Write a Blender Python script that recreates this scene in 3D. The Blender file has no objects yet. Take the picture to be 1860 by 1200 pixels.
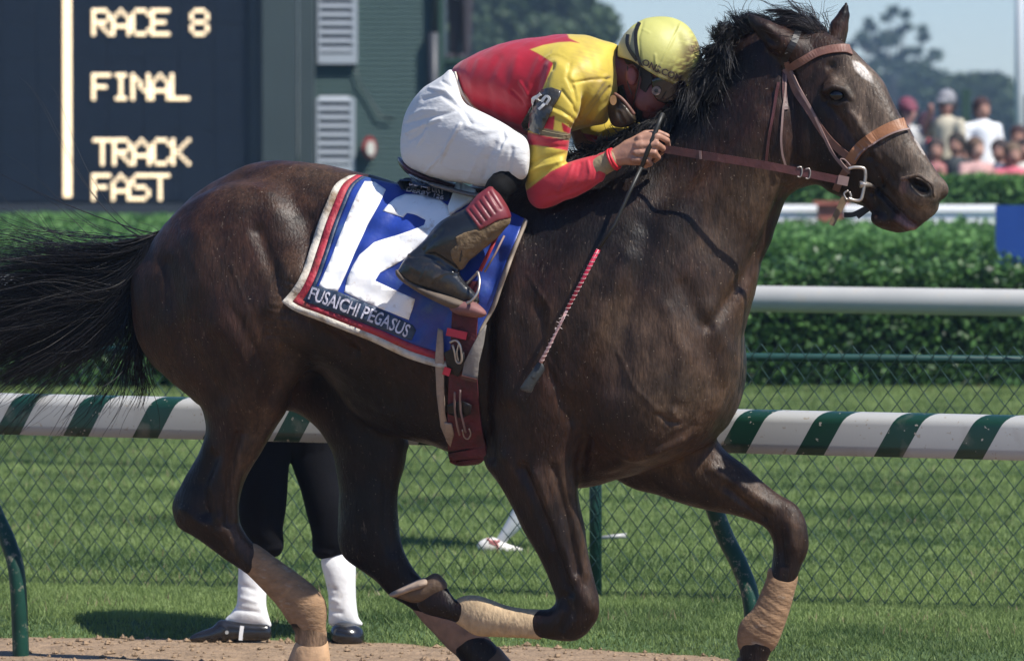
import bpy, bmesh, math, random
import numpy as np
from mathutils import Vector, Matrix, noise
from mathutils.bvhtree import BVHTree

rnd = random.Random(7)
npr = np.random.RandomState(7)
scene = bpy.context.scene
col = scene.collection
R = math.radians

# ---------------------------------------------------------------- camera, sky, sun
CAM_H, CAM_D, FPX = 1.61, 18.0, 11160.0      # metres, metres, focal length in pixels of the 1860 px wide photo
PITCH = math.atan((600 - 270) / FPX)
cam_d = bpy.data.cameras.new("camera")
cam = bpy.data.objects.new("camera", cam_d)
col.objects.link(cam)
cam.location = (0, -CAM_D, CAM_H)
cam.rotation_euler = (math.pi / 2 - PITCH, 0, 0)
cam_d.sensor_width = 36
cam_d.lens = 36 * FPX / 1860
cam_d.clip_start = 0.5
cam_d.clip_end = 3000
cam_d.dof.use_dof = True
cam_d.dof.focus_distance = CAM_D - 0.30
cam_d.dof.aperture_fstop = 8.5
scene.camera = cam

SUN_DIR = Vector((0.54, -0.40, 0.90)).normalized()
sun_el = math.asin(SUN_DIR.z)
sun_rot = math.atan2(SUN_DIR.x, SUN_DIR.y)
world = bpy.data.worlds.new("World")
scene.world = world
world.use_nodes = True
wn = world.node_tree
sky = wn.nodes.new("ShaderNodeTexSky")
sky.sky_type = 'NISHITA'
sky.sun_disc = False
sky.sun_elevation = sun_el
sky.sun_rotation = sun_rot
sky.air_density = 1.0
sky.dust_density = 0.1
sky.ozone_density = 3.0
bg = wn.nodes["Background"]
bg.inputs["Strength"].default_value = 0.072
tint = wn.nodes.new("ShaderNodeVectorMath"); tint.operation = 'MULTIPLY'; tint.inputs[1].default_value = (0.84, 1.0, 1.34)
wn.links.new(sky.outputs[0], tint.inputs[0])
wn.links.new(tint.outputs[0], bg.inputs["Color"])
sd = bpy.data.lights.new("sun", 'SUN')
sd.energy = 5.0
sd.angle = R(0.5)
sd.color = (1.0, 0.95, 0.87)
sun = bpy.data.objects.new("sun", sd)
col.objects.link(sun)
sun.rotation_euler = SUN_DIR.to_track_quat('Z', 'Y').to_euler()
scene.view_settings.view_transform = 'Standard'
scene.view_settings.look = 'None'
scene.view_settings.exposure = 0.56
scene.view_settings.gamma = 1.0
scene.view_settings.use_curve_mapping = False
scene.render.engine = 'CYCLES'
scene.cycles.use_denoising = True
scene.cycles.max_bounces = 6
scene.cycles.transparent_max_bounces = 12

# ---------------------------------------------------------------- photo pixel -> place
CP, SP = math.cos(PITCH), math.sin(PITCH)
def U(px, py, Y=0.0):
    """point of the plane y = Y that the photo shows at pixel (px, py)"""
    a, b = (px - 930) / FPX, (600 - py) / FPX
    dy, dz = CP + b * SP, -SP + b * CP
    t = (Y + CAM_D) / dy
    return (a * t, Y, CAM_H + dz * t)
def UN(px, py, Y):
    a, b = (px - 930) / FPX, (600 - py) / FPX
    dy, dz = CP + b * SP, -SP + b * CP
    t = (Y + CAM_D) / dy
    return np.stack([a * t, Y + 0 * a, CAM_H + dz * t], -1)
def pix(co):
    """photo pixel of points (n,3)"""
    x, y, z = co[:, 0], co[:, 1] + CAM_D, co[:, 2] - CAM_H
    dep = y * CP - z * SP
    up = y * SP + z * CP
    return np.stack([930 + FPX * x / dep, 600 - FPX * up / dep], -1)
def SC(d):
    """Y coordinate of the depth at which a metre is d photo pixels"""
    return FPX / d - CAM_D

# ---------------------------------------------------------------- objects
def link(o, parent=None):
    col.objects.link(o)
    if parent is not None:
        o.parent = parent
    return o
def empty(name, loc=(0, 0, 0), rz=0.0):
    o = bpy.data.objects.new(name, None)
    o.location = loc
    o.rotation_euler = (0, 0, rz)
    o.empty_display_size = 0.2
    return link(o)
def tag(o, label=None, cat=None, group=None, kind=None):
    if label: o["label"] = label
    if cat: o["category"] = cat
    if group: o["group"] = group
    if kind: o["kind"] = kind
    return o
def me_from(name, V, F, mats, parent=None, smooth=True, fm=None):
    me = bpy.data.meshes.new(name)
    V = np.asarray(V, dtype=np.float32)
    if isinstance(F, np.ndarray):
        n, k = F.shape
        me.vertices.add(len(V)); me.vertices.foreach_set("co", V.ravel())
        me.loops.add(n * k); me.loops.foreach_set("vertex_index", F.astype(np.int32).ravel())
        me.polygons.add(n)
        me.polygons.foreach_set("loop_start", np.arange(0, n * k, k, dtype=np.int32))
        me.polygons.foreach_set("loop_total", np.full(n, k, dtype=np.int32))
        me.update(calc_edges=True)
    else:
        me.from_pydata([tuple(v) for v in V], [], F)
    if not isinstance(mats, (list, tuple)): mats = [mats]
    for m in mats: me.materials.append(m)
    if smooth: me.polygons.foreach_set("use_smooth", np.ones(len(me.polygons), dtype=bool))
    if fm is not None: me.polygons.foreach_set("material_index", np.asarray(fm, dtype=np.int32))
    me.update()
    o = bpy.data.objects.new(name, me)
    if parent is not None:
        par = parent
        m = Matrix()
        while par is not None:                       # parents carry only location / z rotation
            m = par.matrix_basis @ m
            par = par.parent
        me.transform(m.inverted())
    return link(o, parent)

class MB:
    """collects simple shapes into one mesh"""
    def __init__(s): s.v = []; s.f = []; s.m = []
    def add(s, V, F, m=0):
        b = len(s.v); s.v += [tuple(v) for v in V]
        s.f += [tuple(i + b for i in f) for f in F]; s.m += [m] * len(F)
    def box(s, x0, x1, y0, y1, z0, z1, m=0, M=None):
        V = [(x, y, z) for z in (z0, z1) for y in (y0, y1) for x in (x0, x1)]
        if M is not None: V = [tuple(M @ Vector(v)) for v in V]
        s.add(V, [(0, 2, 3, 1), (4, 5, 7, 6), (0, 1, 5, 4), (2, 6, 7, 3), (0, 4, 6, 2), (1, 3, 7, 5)], m)
    def tube(s, pts, r, n=8, m=0, cap=True, flat=1.0, up=None):
        pts = [Vector(p) for p in pts]
        k = len(pts)
        rs = r if isinstance(r, (list, tuple)) else [r] * k
        base = len(s.v)
        pu = Vector(up) if up else None
        for i, p in enumerate(pts):
            t = (pts[min(i + 1, k - 1)] - pts[max(i - 1, 0)])
            if t.length < 1e-9: t = Vector((0, 0, 1))
            t.normalize()
            if pu is None:
                pu = Vector((0, 0, 1)) if abs(t.z) < 0.9 else Vector((1, 0, 0))
            a = t.cross(pu)
            if a.length < 1e-6: a = t.orthogonal()
            a.normalize(); b = a.cross(t); b.normalize()
            if not up: pu = b
            for j in range(n):
                q = 2 * math.pi * j / n
                s.v.append(tuple(p + a * (math.cos(q) * rs[i]) + b * (math.sin(q) * rs[i] * flat)))
        for i in range(k - 1):
            for j in range(n):
                a0 = base + i * n + j; a1 = base + i * n + (j + 1) % n
                s.f.append((a0, a1, a1 + n, a0 + n)); s.m.append(m)
        if cap:
            s.f.append(tuple(base + j for j in range(n))[::-1]); s.m.append(m)
            s.f.append(tuple(base + (k - 1) * n + j for j in range(n))); s.m.append(m)
    def build(s, name, mats, parent=None, smooth=False):
        return me_from(name, s.v, s.f, mats, parent, smooth, s.m)

def spline(pts, sub=4, closed=True):
    P = np.asarray(pts, float); n = len(P); out = []
    rng = range(n) if closed else range(n - 1)
    for i in rng:
        if closed: a, b, c, d = P[i - 1], P[i], P[(i + 1) % n], P[(i + 2) % n]
        else: a, b, c, d = P[max(i - 1, 0)], P[i], P[i + 1], P[min(i + 2, n - 1)]
        for k in range(sub):
            t = k / sub
            out.append(0.5 * ((2 * b) + (c - a) * t + (2 * a - 5 * b + 4 * c - d) * t * t + (3 * b - a - 3 * c + d) * t ** 3))
    if not closed: out.append(P[-1])
    return np.array(out)

# ---------------------------------------------------------------- sculpting field: traced outlines swelled to round volumes
def poly_sd(P, X, Z):
    """signed distance (negative inside) of closed polygon P (n,2) at the points X, Z (flat)"""
    d = np.full(X.shape, 1e9, np.float32); ins = np.zeros(X.shape, bool)
    n = len(P)
    for i in range(n):
        ax, az = P[i]; bx, bz = P[(i + 1) % n]
        ex, ez = bx - ax, bz - az
        L = ex * ex + ez * ez
        if L < 1e-14: continue
        t = np.clip(((X - ax) * ex + (Z - az) * ez) / L, 0, 1)
        dd = (X - ax - t * ex) ** 2 + (Z - az - t * ez) ** 2
        np.minimum(d, dd, out=d)
        c = ((az <= Z) != (bz <= Z))
        if ez != 0:
            xi = ax + (Z - az) / ez * ex
            ins ^= (c & (X < xi))
    d = np.sqrt(d)
    return np.where(ins, -d, d)
def poisson(mask, h, it=60):
    if min(mask.shape) > 24:
        m2 = mask[::2, ::2]
        u2 = poisson(m2, 2 * h, it)
        u = np.repeat(np.repeat(u2, 2, 0), 2, 1)[:mask.shape[0], :mask.shape[1]]
    else:
        u = np.zeros(mask.shape); it = 400
    u = u * mask
    for _ in range(it):
        v = np.zeros_like(u)
        v[1:-1, 1:-1] = 0.25 * (u[2:, 1:-1] + u[:-2, 1:-1] + u[1:-1, 2:] + u[1:-1, :-2] + h * h)
        u = v * mask
    return u
class Swell:
    """outline in photo pixels, centre depth yc (number or function of X), side factor s"""
    def __init__(s, poly, yc, side=1.0, res=0.005, sub=4, mean=None, smooth=True):
        s.yc = yc if callable(yc) else (lambda X, Z, c=yc: c + 0 * X)
        s.side = side
        P = spline(poly, sub) if smooth else np.asarray(poly, float)
        x0 = UN(P[:, 0], P[:, 1], np.zeros(len(P)))
        Y = s.yc(x0[:, 0], x0[:, 2])
        Q = UN(P[:, 0], P[:, 1], Y)
        s.P = Q[:, [0, 2]]
        pad = 6 * res
        lo = s.P.min(0) - pad; hi = s.P.max(0) + pad
        s.xs = np.arange(lo[0], hi[0] + res, res); s.zs = np.arange(lo[1], hi[1] + res, res)
        XX, ZZ = np.meshgrid(s.xs, s.zs, indexing='ij')
        sd = poly_sd(s.P, XX.ravel(), ZZ.ravel()).reshape(XX.shape)
        mask = sd < 0
        u = poisson(mask.astype(float), res)
        q = np.where(sd < -1.5 * res, u / np.maximum(-sd, 1e-6), 0)
        known = sd < -1.5 * res
        w = known.astype(float); qq = q * w
        for _ in range(14):
            def bl(a):
                b = a.copy(); b[1:-1, 1:-1] = (a[1:-1, 1:-1] + a[2:, 1:-1] + a[:-2, 1:-1] + a[1:-1, 2:] + a[1:-1, :-2]) / 5; return b
            qq2, w2 = bl(qq), bl(w)
            qq = np.where(known, q, qq2); w = np.where(known, 1.0, w2)
        qe = np.where(w > 1e-3, qq / np.maximum(w, 1e-3), np.median(q[known]) if known.any() else 0.01)
        s.h = np.where(known, u, -sd * qe)
        s.res = res; s.lo = lo; s.hi = hi
        s.gx, s.gz = np.gradient(s.h, res)
        s.ymax = side * math.sqrt(max(2 * s.h.max(), 0)) + 0.05
    def samp(s, A, X, Z):
        i = np.clip((X - s.xs[0]) / s.res, 0, len(s.xs) - 1.001); j = np.clip((Z - s.zs[0]) / s.res, 0, len(s.zs) - 1.001)
        i0 = i.astype(int); j0 = j.astype(int); fi = i - i0; fj = j - j0
        return (A[i0, j0] * (1 - fi) * (1 - fj) + A[i0 + 1, j0] * fi * (1 - fj) + A[i0, j0 + 1] * (1 - fi) * fj + A[i0 + 1, j0 + 1] * fi * fj)
    def bounds(s):
        yy = s.yc(np.array([s.lo[0], s.hi[0], s.lo[0], s.hi[0]]), np.array([s.lo[1], s.lo[1], s.hi[1], s.hi[1]]))
        return (s.lo[0], s.hi[0], yy.min() - s.ymax, yy.max() + s.ymax, s.lo[1], s.hi[1])
    def field(s, X, Y, Z):
        XX, ZZ = np.meshgrid(X, Z, indexing='ij')
        h = s.samp(s.h, XX, ZZ); gx = s.samp(s.gx, XX, ZZ); gz = s.samp(s.gz, XX, ZZ)
        g2 = (gx * gx + gz * gz).astype(np.float32)[:, None, :]
        y = (Y[None, :, None] - s.yc(XX, ZZ)[:, None, :]).astype(np.float32)
        F = (y / s.side) ** 2 - 2 * h.astype(np.float32)[:, None, :]
        G = 2 * np.sqrt(y * y / s.side ** 4 + g2) + 0.006
        return F / G
class Ell:
    """ellipsoid: centre pixel, depth, radii in metres (along, depth, across), in-plane angle in degrees"""
    def __init__(s, px, py, Y, ra, ry, rc, ang=0, tilt=0):
        s.c = np.array(U(px, py, Y)); s.r = (ra, ry, rc)
        a = math.radians(ang); t = math.radians(tilt)
        s.u = np.array((math.cos(a) * math.cos(t), math.sin(t), math.sin(a) * math.cos(t)))
        s.w = np.array((-math.sin(a), 0, math.cos(a)))
        s.v = np.cross(s.w, s.u)
    def bounds(s):
        m = max(s.r) + 0.03; c = s.c
        return (c[0] - m, c[0] + m, c[1] - m, c[1] + m, c[2] - m, c[2] + m)
    def field(s, X, Y, Z):
        x = (X - s.c[0])[:, None, None]; y = (Y - s.c[1])[None, :, None]; z = (Z - s.c[2])[None, None, :]
        a = x * s.u[0] + y * s.u[1] + z * s.u[2]; b = x * s.v[0] + y * s.v[1] + z * s.v[2]; c = x * s.w[0] + y * s.w[1] + z * s.w[2]
        k0 = np.sqrt((a / s.r[0]) ** 2 + (b / s.r[1]) ** 2 + (c / s.r[2]) ** 2)
        k1 = np.sqrt((a / s.r[0] ** 2) ** 2 + (b / s.r[1] ** 2) ** 2 + (c / s.r[2] ** 2) ** 2) + 1e-6
        return (k0 * (k0 - 1) / k1).astype(np.float32)
class Clip:
    """shape a grown by g, kept only inside a pixel outline"""
    def __init__(s, a, poly, g): s.a = a; s.P = UN(np.array(poly, float)[:, 0], np.array(poly, float)[:, 1], np.zeros(len(poly)))[:, [0, 2]] ; s.g = g
    def bounds(s): return s.a.bounds()
    def field(s, X, Y, Z):
        XX, ZZ = np.meshgrid(X, Z, indexing='ij')
        d = poly_sd(s.P, XX.ravel(), ZZ.ravel()).reshape(XX.shape)[:, None, :]
        return np.maximum(s.a.field(X, Y, Z) - s.g, d).astype(np.float32)
class Cap:
    """chain of round cones through pts [(px,py,Y,r)]"""
    def __init__(s, pts):
        s.p = [np.array(U(p[0], p[1], p[2])) for p in pts]; s.r = [p[3] for p in pts]
    def bounds(s):
        P = np.array(s.p); m = max(s.r) + 0.03
        a = P.min(0) - m; b = P.max(0) + m
        return (a[0], b[0], a[1], b[1], a[2], b[2])
    def field(s, X, Y, Z):
        x = X[:, None, None]; y = Y[None, :, None]; z = Z[None, None, :]
        out = None
        for i in range(len(s.p) - 1):
            a, b = s.p[i], s.p[i + 1]; e = b - a; L = e @ e
            t = np.clip(((x - a[0]) * e[0] + (y - a[1]) * e[1] + (z - a[2]) * e[2]) / L, 0, 1)
            d = np.sqrt((x - a[0] - t * e[0]) ** 2 + (y - a[1] - t * e[1]) ** 2 + (z - a[2] - t * e[2]) ** 2) - (s.r[i] * (1 - t) + s.r[i + 1] * t)
            out = d if out is None else np.minimum(out, d)
        return out.astype(np.float32)

def sculpt(shapes, X, Y, Z):
    """shapes: list of (shape, k, op) ; op '+' joins, '-' carves; returns verts, quads"""
    X = np.asarray(X); Y = np.asarray(Y); Z = np.asarray(Z)
    F = np.full((len(X), len(Y), len(Z)), 0.12, np.float32)
    for sh, k, op in shapes:
        b = sh.bounds()
        m = max(k, 0.01)
        i0, i1 = np.searchsorted(X, b[0] - m), np.searchsorted(X, b[1] + m)
        j0, j1 = np.searchsorted(Y, b[2] - m), np.searchsorted(Y, b[3] + m)
        k0, k1 = np.searchsorted(Z, b[4] - m), np.searchsorted(Z, b[5] + m)
        if i1 <= i0 or j1 <= j0 or k1 <= k0: continue
        f = sh.field(X[i0:i1], Y[j0:j1], Z[k0:k1])
        g = F[i0:i1, j0:j1, k0:k1]
        if op == '+':
            hh = np.maximum(k - np.abs(f - g), 0) / k
            F[i0:i1, j0:j1, k0:k1] = np.minimum(f, g) - hh * hh * k * 0.25
        else:
            f = -f
            hh = np.maximum(k - np.abs(f - g), 0) / k
            F[i0:i1, j0:j1, k0:k1] = np.maximum(f, g) + hh * hh * k * 0.25
    return nets(F, X, Y, Z)
def nets(F, X, Y, Z):
    S = F < 0
    nx, ny, nz = S.shape
    anyc = np.zeros((nx - 1, ny - 1, nz - 1), bool); allc = np.ones_like(anyc)
    for a in (0, 1):
        for b in (0, 1):
            for c in (0, 1):
                q = S[a:nx - 1 + a, b:ny - 1 + b, c:nz - 1 + c]
                anyc |= q; allc &= q
    I, J, K = np.nonzero(anyc & ~allc)
    idx = np.full(anyc.shape, -1, np.int32); idx[I, J, K] = np.arange(len(I))
    acc = np.zeros((len(I), 3)); cnt = np.zeros(len(I))
    C = {}
    for a in (0, 1):
        for b in (0, 1):
            for c in (0, 1):
                C[a, b, c] = (F[I + a, J + b, K + c], np.stack([X[I + a], Y[J + b], Z[K + c]], -1))
    cs = list(C)
    for p in cs:
        for ax in range(3):
            if p[ax] == 0:
                q = tuple(1 if i == ax else p[i] for i in range(3))
                f0, P0 = C[p]; f1, P1 = C[q]
                m = (f0 < 0) != (f1 < 0)
                t = np.where(m, f0 / np.where(m, f0 - f1, 1), 0)
                acc += np.where(m[:, None], P0 + (P1 - P0) * t[:, None], 0); cnt += m
    V = acc / cnt[:, None]
    Q = []
    for ax in range(3):
        sl0 = [slice(None)] * 3; sl1 = [slice(None)] * 3
        sl0[ax] = slice(0, -1); sl1[ax] = slice(1, None)
        A = S[tuple(sl0)]; B = S[tuple(sl1)]
        E = np.array(np.nonzero(A != B)).T
        o1, o2 = [(1, 2), (2, 0), (0, 1)][ax]
        ok = (E[:, o1] > 0) & (E[:, o2] > 0) & (E[:, o1] < S.shape[o1] - 1) & (E[:, o2] < S.shape[o2] - 1)
        E = E[ok]
        def cell(d1, d2):
            e = E.copy(); e[:, o1] -= d1; e[:, o2] -= d2
            return idx[e[:, 0], e[:, 1], e[:, 2]]
        q = np.stack([cell(1, 1), cell(0, 1), cell(0, 0), cell(1, 0)], -1)
        flip = ~S[E[:, 0], E[:, 1], E[:, 2]]
        q[flip] = q[flip][:, ::-1]
        Q.append(q)
    Q = np.concatenate(Q)
    Q = Q[(Q >= 0).all(1)]
    return V, Q
def adj_smooth(V, Q, it=2, lam=0.5):
    n = len(V)
    for _ in range(it):
        s = np.zeros((n, 3)); c = np.zeros(n)
        for a in range(4):
            i, j = Q[:, a], Q[:, (a + 1) % 4]
            for k in range(3):
                s[:, k] += np.bincount(i, V[j, k], n) + np.bincount(j, V[i, k], n)
            c += np.bincount(i, None, n) + np.bincount(j, None, n)
        V = V + lam * (s / np.maximum(c, 1)[:, None] - V)
    return V
def vnormals(V, Q):
    a = V[Q[:, 2]] - V[Q[:, 0]]; b = V[Q[:, 3]] - V[Q[:, 1]]
    fn = np.cross(a, b)
    N = np.zeros_like(V)
    for k in range(4):
        for c in range(3): N[:, c] += np.bincount(Q[:, k], fn[:, c], len(V))
    return N / np.maximum(np.linalg.norm(N, axis=1), 1e-9)[:, None]
def stroke_w(PX, pts, width):
    """gaussian weight of pixels PX (n,2) around the polyline pts"""
    d = np.full(len(PX), 1e9)
    for i in range(len(pts) - 1):
        a = np.array(pts[i][:2], float); b = np.array(pts[i + 1][:2], float); e = b - a; L = max(e @ e, 1e-9)
        t = np.clip(((PX - a) @ e) / L, 0, 1)
        q = PX - a - t[:, None] * e
        d = np.minimum(d, (q * q).sum(1))
    return np.exp(-d / (width * width))
def relief(V, Q, strokes, near_only=True):
    """raise (+) or groove (-) the camera side along strokes [(pts, width_px, metres)]"""
    N = vnormals(V, Q); PX = pix(V)
    D = np.zeros(len(V))
    for pts, w, a in strokes:
        if len(pts) == 1: pts = [pts[0], (pts[0][0] + 0.1, pts[0][1])]
        D += a * stroke_w(PX, pts, w)
    f = np.clip(-N[:, 1] * 1.6, 0, 1) if near_only else 1
    return V + N * (D * f)[:, None]
def noise_disp(V, N, scale, amp, stretch=(1, 1, 1), seed=0):
    """cheap smooth noise displacement"""
    rs = np.random.RandomState(seed); d = np.zeros(len(V))
    for o in range(3):
        for _ in range(5):
            k = rs.randn(3) * np.array(stretch) * scale * (1.8 ** o)
            d += np.sin(V @ k + rs.rand() * 6.28) / (5 * 1.6 ** o)
    return V + N * (d * amp)[:, None]
def grid(a, b, h): return np.arange(a, b + h, h)
def bvh_of(V, Q): return BVHTree.FromPolygons([tuple(v) for v in V], [tuple(int(i) for i in q) for q in Q])
def set_attr(o, name, vals):
    a = o.data.color_attributes.new(name, 'FLOAT_COLOR', 'POINT')
    c = np.ones((len(o.data.vertices), 4), np.float32); c[:, :vals.shape[1]] = vals
    a.data.foreach_set("color", c.ravel())

# ---------------------------------------------------------------- materials
def mat(name, color=(0.5, 0.5, 0.5), rough=0.6, var=0.0, vscale=20, bump=0.0, bscale=60, stretch=(1, 1, 1), metal=0.0,
        dirt=None, dirt_amt=0.0, dirt_scale=8, spec=0.5, sheen=0.0, attr=None, trans=0.0, bdist=0.01, emis=None, estr=0):
    m = bpy.data.materials.new(name); m.use_nodes = True
    nt = m.node_tree; N = nt.nodes; L = nt.links
    p = N["Principled BSDF"]
    p.inputs["Roughness"].default_value = rough
    p.inputs["Metallic"].default_value = metal
    p.inputs["Specular IOR Level"].default_value = spec
    if sheen: p.inputs["Sheen Weight"].default_value = sheen
    tc = N.new("ShaderNodeTexCoord")
    mp = N.new("ShaderNodeMapping"); mp.inputs["Scale"].default_value = stretch
    L.new(tc.outputs["Object"], mp.inputs[0])
    if attr:
        at = N.new("ShaderNodeAttribute"); at.attribute_name = attr; c = at.outputs["Color"]
    else:
        rgb = N.new("ShaderNodeRGB"); rgb.outputs[0].default_value = (*color, 1); c = rgb.outputs[0]
    if var:
        t = N.new("ShaderNodeTexNoise"); t.inputs["Scale"].default_value = vscale; t.inputs["Detail"].default_value = 6
        L.new(mp.outputs[0], t.inputs["Vector"])
        r = N.new("ShaderNodeMapRange"); r.inputs[1].default_value = 0.3; r.inputs[2].default_value = 0.7
        r.inputs[3].default_value = 1 - var; r.inputs[4].default_value = 1 + var
        L.new(t.outputs[0], r.inputs[0])
        mx = N.new("ShaderNodeVectorMath"); mx.operation = 'SCALE'
        L.new(c, mx.inputs[0]); L.new(r.outputs[0], mx.inputs["Scale"]); c = mx.outputs[0]
    if dirt:
        t = N.new("ShaderNodeTexNoise"); t.inputs["Scale"].default_value = dirt_scale; t.inputs["Detail"].default_value = 9; t.inputs["Roughness"].default_value = 0.7
        L.new(mp.outputs[0], t.inputs["Vector"])
        r = N.new("ShaderNodeMapRange"); r.inputs[1].default_value = 0.62 - 0.3 * dirt_amt; r.inputs[2].default_value = 0.78 - 0.25 * dirt_amt
        L.new(t.outputs[0], r.inputs[0])
        mx = N.new("ShaderNodeMix"); mx.data_type = 'RGBA'
        L.new(r.outputs[0], mx.inputs[0]); L.new(c, mx.inputs[6]); mx.inputs[7].default_value = (*dirt, 1); c = mx.outputs[2]
    L.new(c, p.inputs["Base Color"])
    if bump:
        t = N.new("ShaderNodeTexNoise"); t.inputs["Scale"].default_value = bscale; t.inputs["Detail"].default_value = 4
        L.new(mp.outputs[0], t.inputs["Vector"])
        b = N.new("ShaderNodeBump"); b.inputs["Strength"].default_value = bump; b.inputs["Distance"].default_value = bdist
        L.new(t.outputs[0], b.inputs["Height"]); L.new(b.outputs[0], p.inputs["Normal"])
    if trans: p.inputs["Transmission Weight"].default_value = trans
    if emis:
        p.inputs["Emission Color"].default_value = (*emis, 1); p.inputs["Emission Strength"].default_value = estr
    return m
# ================================================================ SETTING
def leafmat(name, c1, c2, rough=0.5, trans=0.25, sc=3.0, mapv=None, nw=1.0, iw=1.0):
    m = bpy.data.materials.new(name); m.use_nodes = True
    nt = m.node_tree; N = nt.nodes; L = nt.links
    p = N["Principled BSDF"]; p.inputs["Roughness"].default_value = rough; p.inputs["Specular IOR Level"].default_value = 0.3
    g = N.new("ShaderNodeNewGeometry")
    tc = N.new("ShaderNodeTexCoord"); t = N.new("ShaderNodeTexNoise"); t.inputs["Scale"].default_value = sc; t.inputs["Detail"].default_value = 3
    mpp = N.new("ShaderNodeMapping"); mpp.inputs["Scale"].default_value = mapv or (1, 1, 1); L.new(tc.outputs["Object"], mpp.inputs[0]); L.new(mpp.outputs[0], t.inputs[0])
    wa = N.new("ShaderNodeMath"); wa.operation = 'MULTIPLY_ADD'; wa.inputs[1].default_value = nw; wa.inputs[2].default_value = 0.5 - 0.5 * nw; L.new(t.outputs[0], wa.inputs[0])
    wb = N.new("ShaderNodeMath"); wb.operation = 'MULTIPLY_ADD'; wb.inputs[1].default_value = iw; wb.inputs[2].default_value = 0.5 - 0.5 * iw; L.new(g.outputs["Random Per Island"], wb.inputs[0])
    a = N.new("ShaderNodeMath"); a.operation = 'ADD'; L.new(wb.outputs[0], a.inputs[0]); L.new(wa.outputs[0], a.inputs[1])
    r = N.new("ShaderNodeMapRange"); r.inputs[1].default_value = 0.35; r.inputs[2].default_value = 1.25; L.new(a.outputs[0], r.inputs[0])
    mx = N.new("ShaderNodeMix"); mx.data_type = 'RGBA'; L.new(r.outputs[0], mx.inputs[0])
    mx.inputs[6].default_value = (*c1, 1); mx.inputs[7].default_value = (*c2, 1)
    L.new(mx.outputs[2], p.inputs["Base Color"])
    tr = N.new("ShaderNodeBsdfTranslucent"); L.new(mx.outputs[2], tr.inputs[0])
    ms = N.new("ShaderNodeMixShader"); ms.inputs[0].default_value = trans
    L.new(p.outputs[0], ms.inputs[1]); L.new(tr.outputs[0], ms.inputs[2])
    L.new(ms.outputs[0], N["Material Output"].inputs["Surface"])
    return m
def quads_at(P, size, rs, flat=0.0, aspect=1.6, dirs=None):
    """leaf shaped quads at points P (n,3)"""
    n = len(P)
    a = rs.randn(n, 3); a[:, 2] *= 1 - flat
    a /= np.linalg.norm(a, axis=1)[:, None]
    b = rs.randn(n, 3); b -= (b * a).sum(1)[:, None] * a; b /= np.linalg.norm(b, axis=1)[:, None]
    s = (size * (0.6 + 0.8 * rs.rand(n)))[:, None]
    A = a * s * aspect * 0.5; B = b * s * 0.5
    V = np.stack([P - A, P + B * 0.9, P + A, P - B * 0.9], 1).reshape(-1, 3)
    F = np.arange(4 * n).reshape(n, 4)
    return V, F

grass_c = ((0.030, 0.074, 0.022), (0.215, 0.290, 0.090))
M_grass = leafmat("grass_blades", *grass_c, rough=0.55, trans=0.3, sc=1.9, mapv=(0.55, 0.50, 1), nw=2.7, iw=0.75)
M_straw = leafmat("dry_grass", (0.16, 0.12, 0.07), (0.26, 0.19, 0.12), trans=0.2)
M_soilgrass = mat("turf", (0.060, 0.105, 0.034), 0.9, var=0.35, vscale=3, bump=0.6, bscale=40, dirt=(0.12, 0.09, 0.055), dirt_amt=0.12, dirt_scale=2.5)
M_dirt = mat("track_dirt", (0.26, 0.178, 0.108), 0.95, var=0.28, vscale=14, bump=0.9, bscale=60, bdist=0.02, dirt=(0.20, 0.135, 0.085), dirt_amt=0.25, dirt_scale=9)

GZ0 = 0.05                                     # turf level; the dirt track is z = 0
def edgeY(X):                                   # where the turf starts, running with the rail
    e = np.interp(X, [-900, -5, -1.36, -0.57, 0.12, 0.63, 0.87, 5, 900], [250, 3.3, 2.02, 1.92, 1.76, 1.36, 1.08, -2.0, -250])
    return e + 0.025 * np.sin(X * 5.1) + 0.025 * np.sin(X * 13 + 1) + 0.012 * np.sin(X * 31)
def grid_sheet(name, xs, ys, zf, m, kind="structure"):
    XX, YY = np.meshgrid(xs, ys, indexing='ij')
    V = np.stack([XX, YY, zf(XX, YY)], -1).reshape(-1, 3)
    ny = len(ys); I, J = np.meshgrid(np.arange(len(xs) - 1), np.arange(ny - 1), indexing='ij')
    a = (I * ny + J).ravel(); F = np.stack([a, a + ny, a + ny + 1, a + 1], -1)
    return tag(me_from(name, V, F, m), kind=kind)
far = np.concatenate([-np.geomspace(900, 6, 22), np.linspace(-5.6, 5.6, 180), np.geomspace(6, 900, 22)])
def nsum(X, Y, seed, sc, n=10):
    r = np.random.RandomState(seed); o = 0
    for _ in range(n):
        k = r.randn(2) * sc * r.choice([0.6, 1.3, 2.6]); o = o + np.sin(X * k[0] + Y * k[1] + r.rand() * 6.28)
    return o / n
def turf_z(X, Y):
    t = np.clip((Y - edgeY(X)) / 0.35, 0, 1); t = t * t * (3 - 2 * t)
    return -0.03 + (GZ0 + 0.03) * t + 0.02 * nsum(X, Y, 3, 1.2) * t
ground = grid_sheet("ground", far, np.concatenate([[-60, -20], np.linspace(-3, 5, 110), np.linspace(5.2, 24, 90), np.geomspace(25, 1500, 30)]), turf_z, M_soilgrass)
def dirt_z(X, Y):
    return 0.012 * nsum(X, Y, 8, 9, 14) + 0.016 * nsum(X, Y, 9, 3) - 0.10 * np.clip((Y - edgeY(X) - 0.12) / 0.3, 0, 1)
dirt = grid_sheet("dirt_track", np.linspace(-7, 7, 420), np.concatenate([np.linspace(-40, -3, 12), np.linspace(-2.8, 4.5, 260)]), dirt_z, M_dirt)
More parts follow.
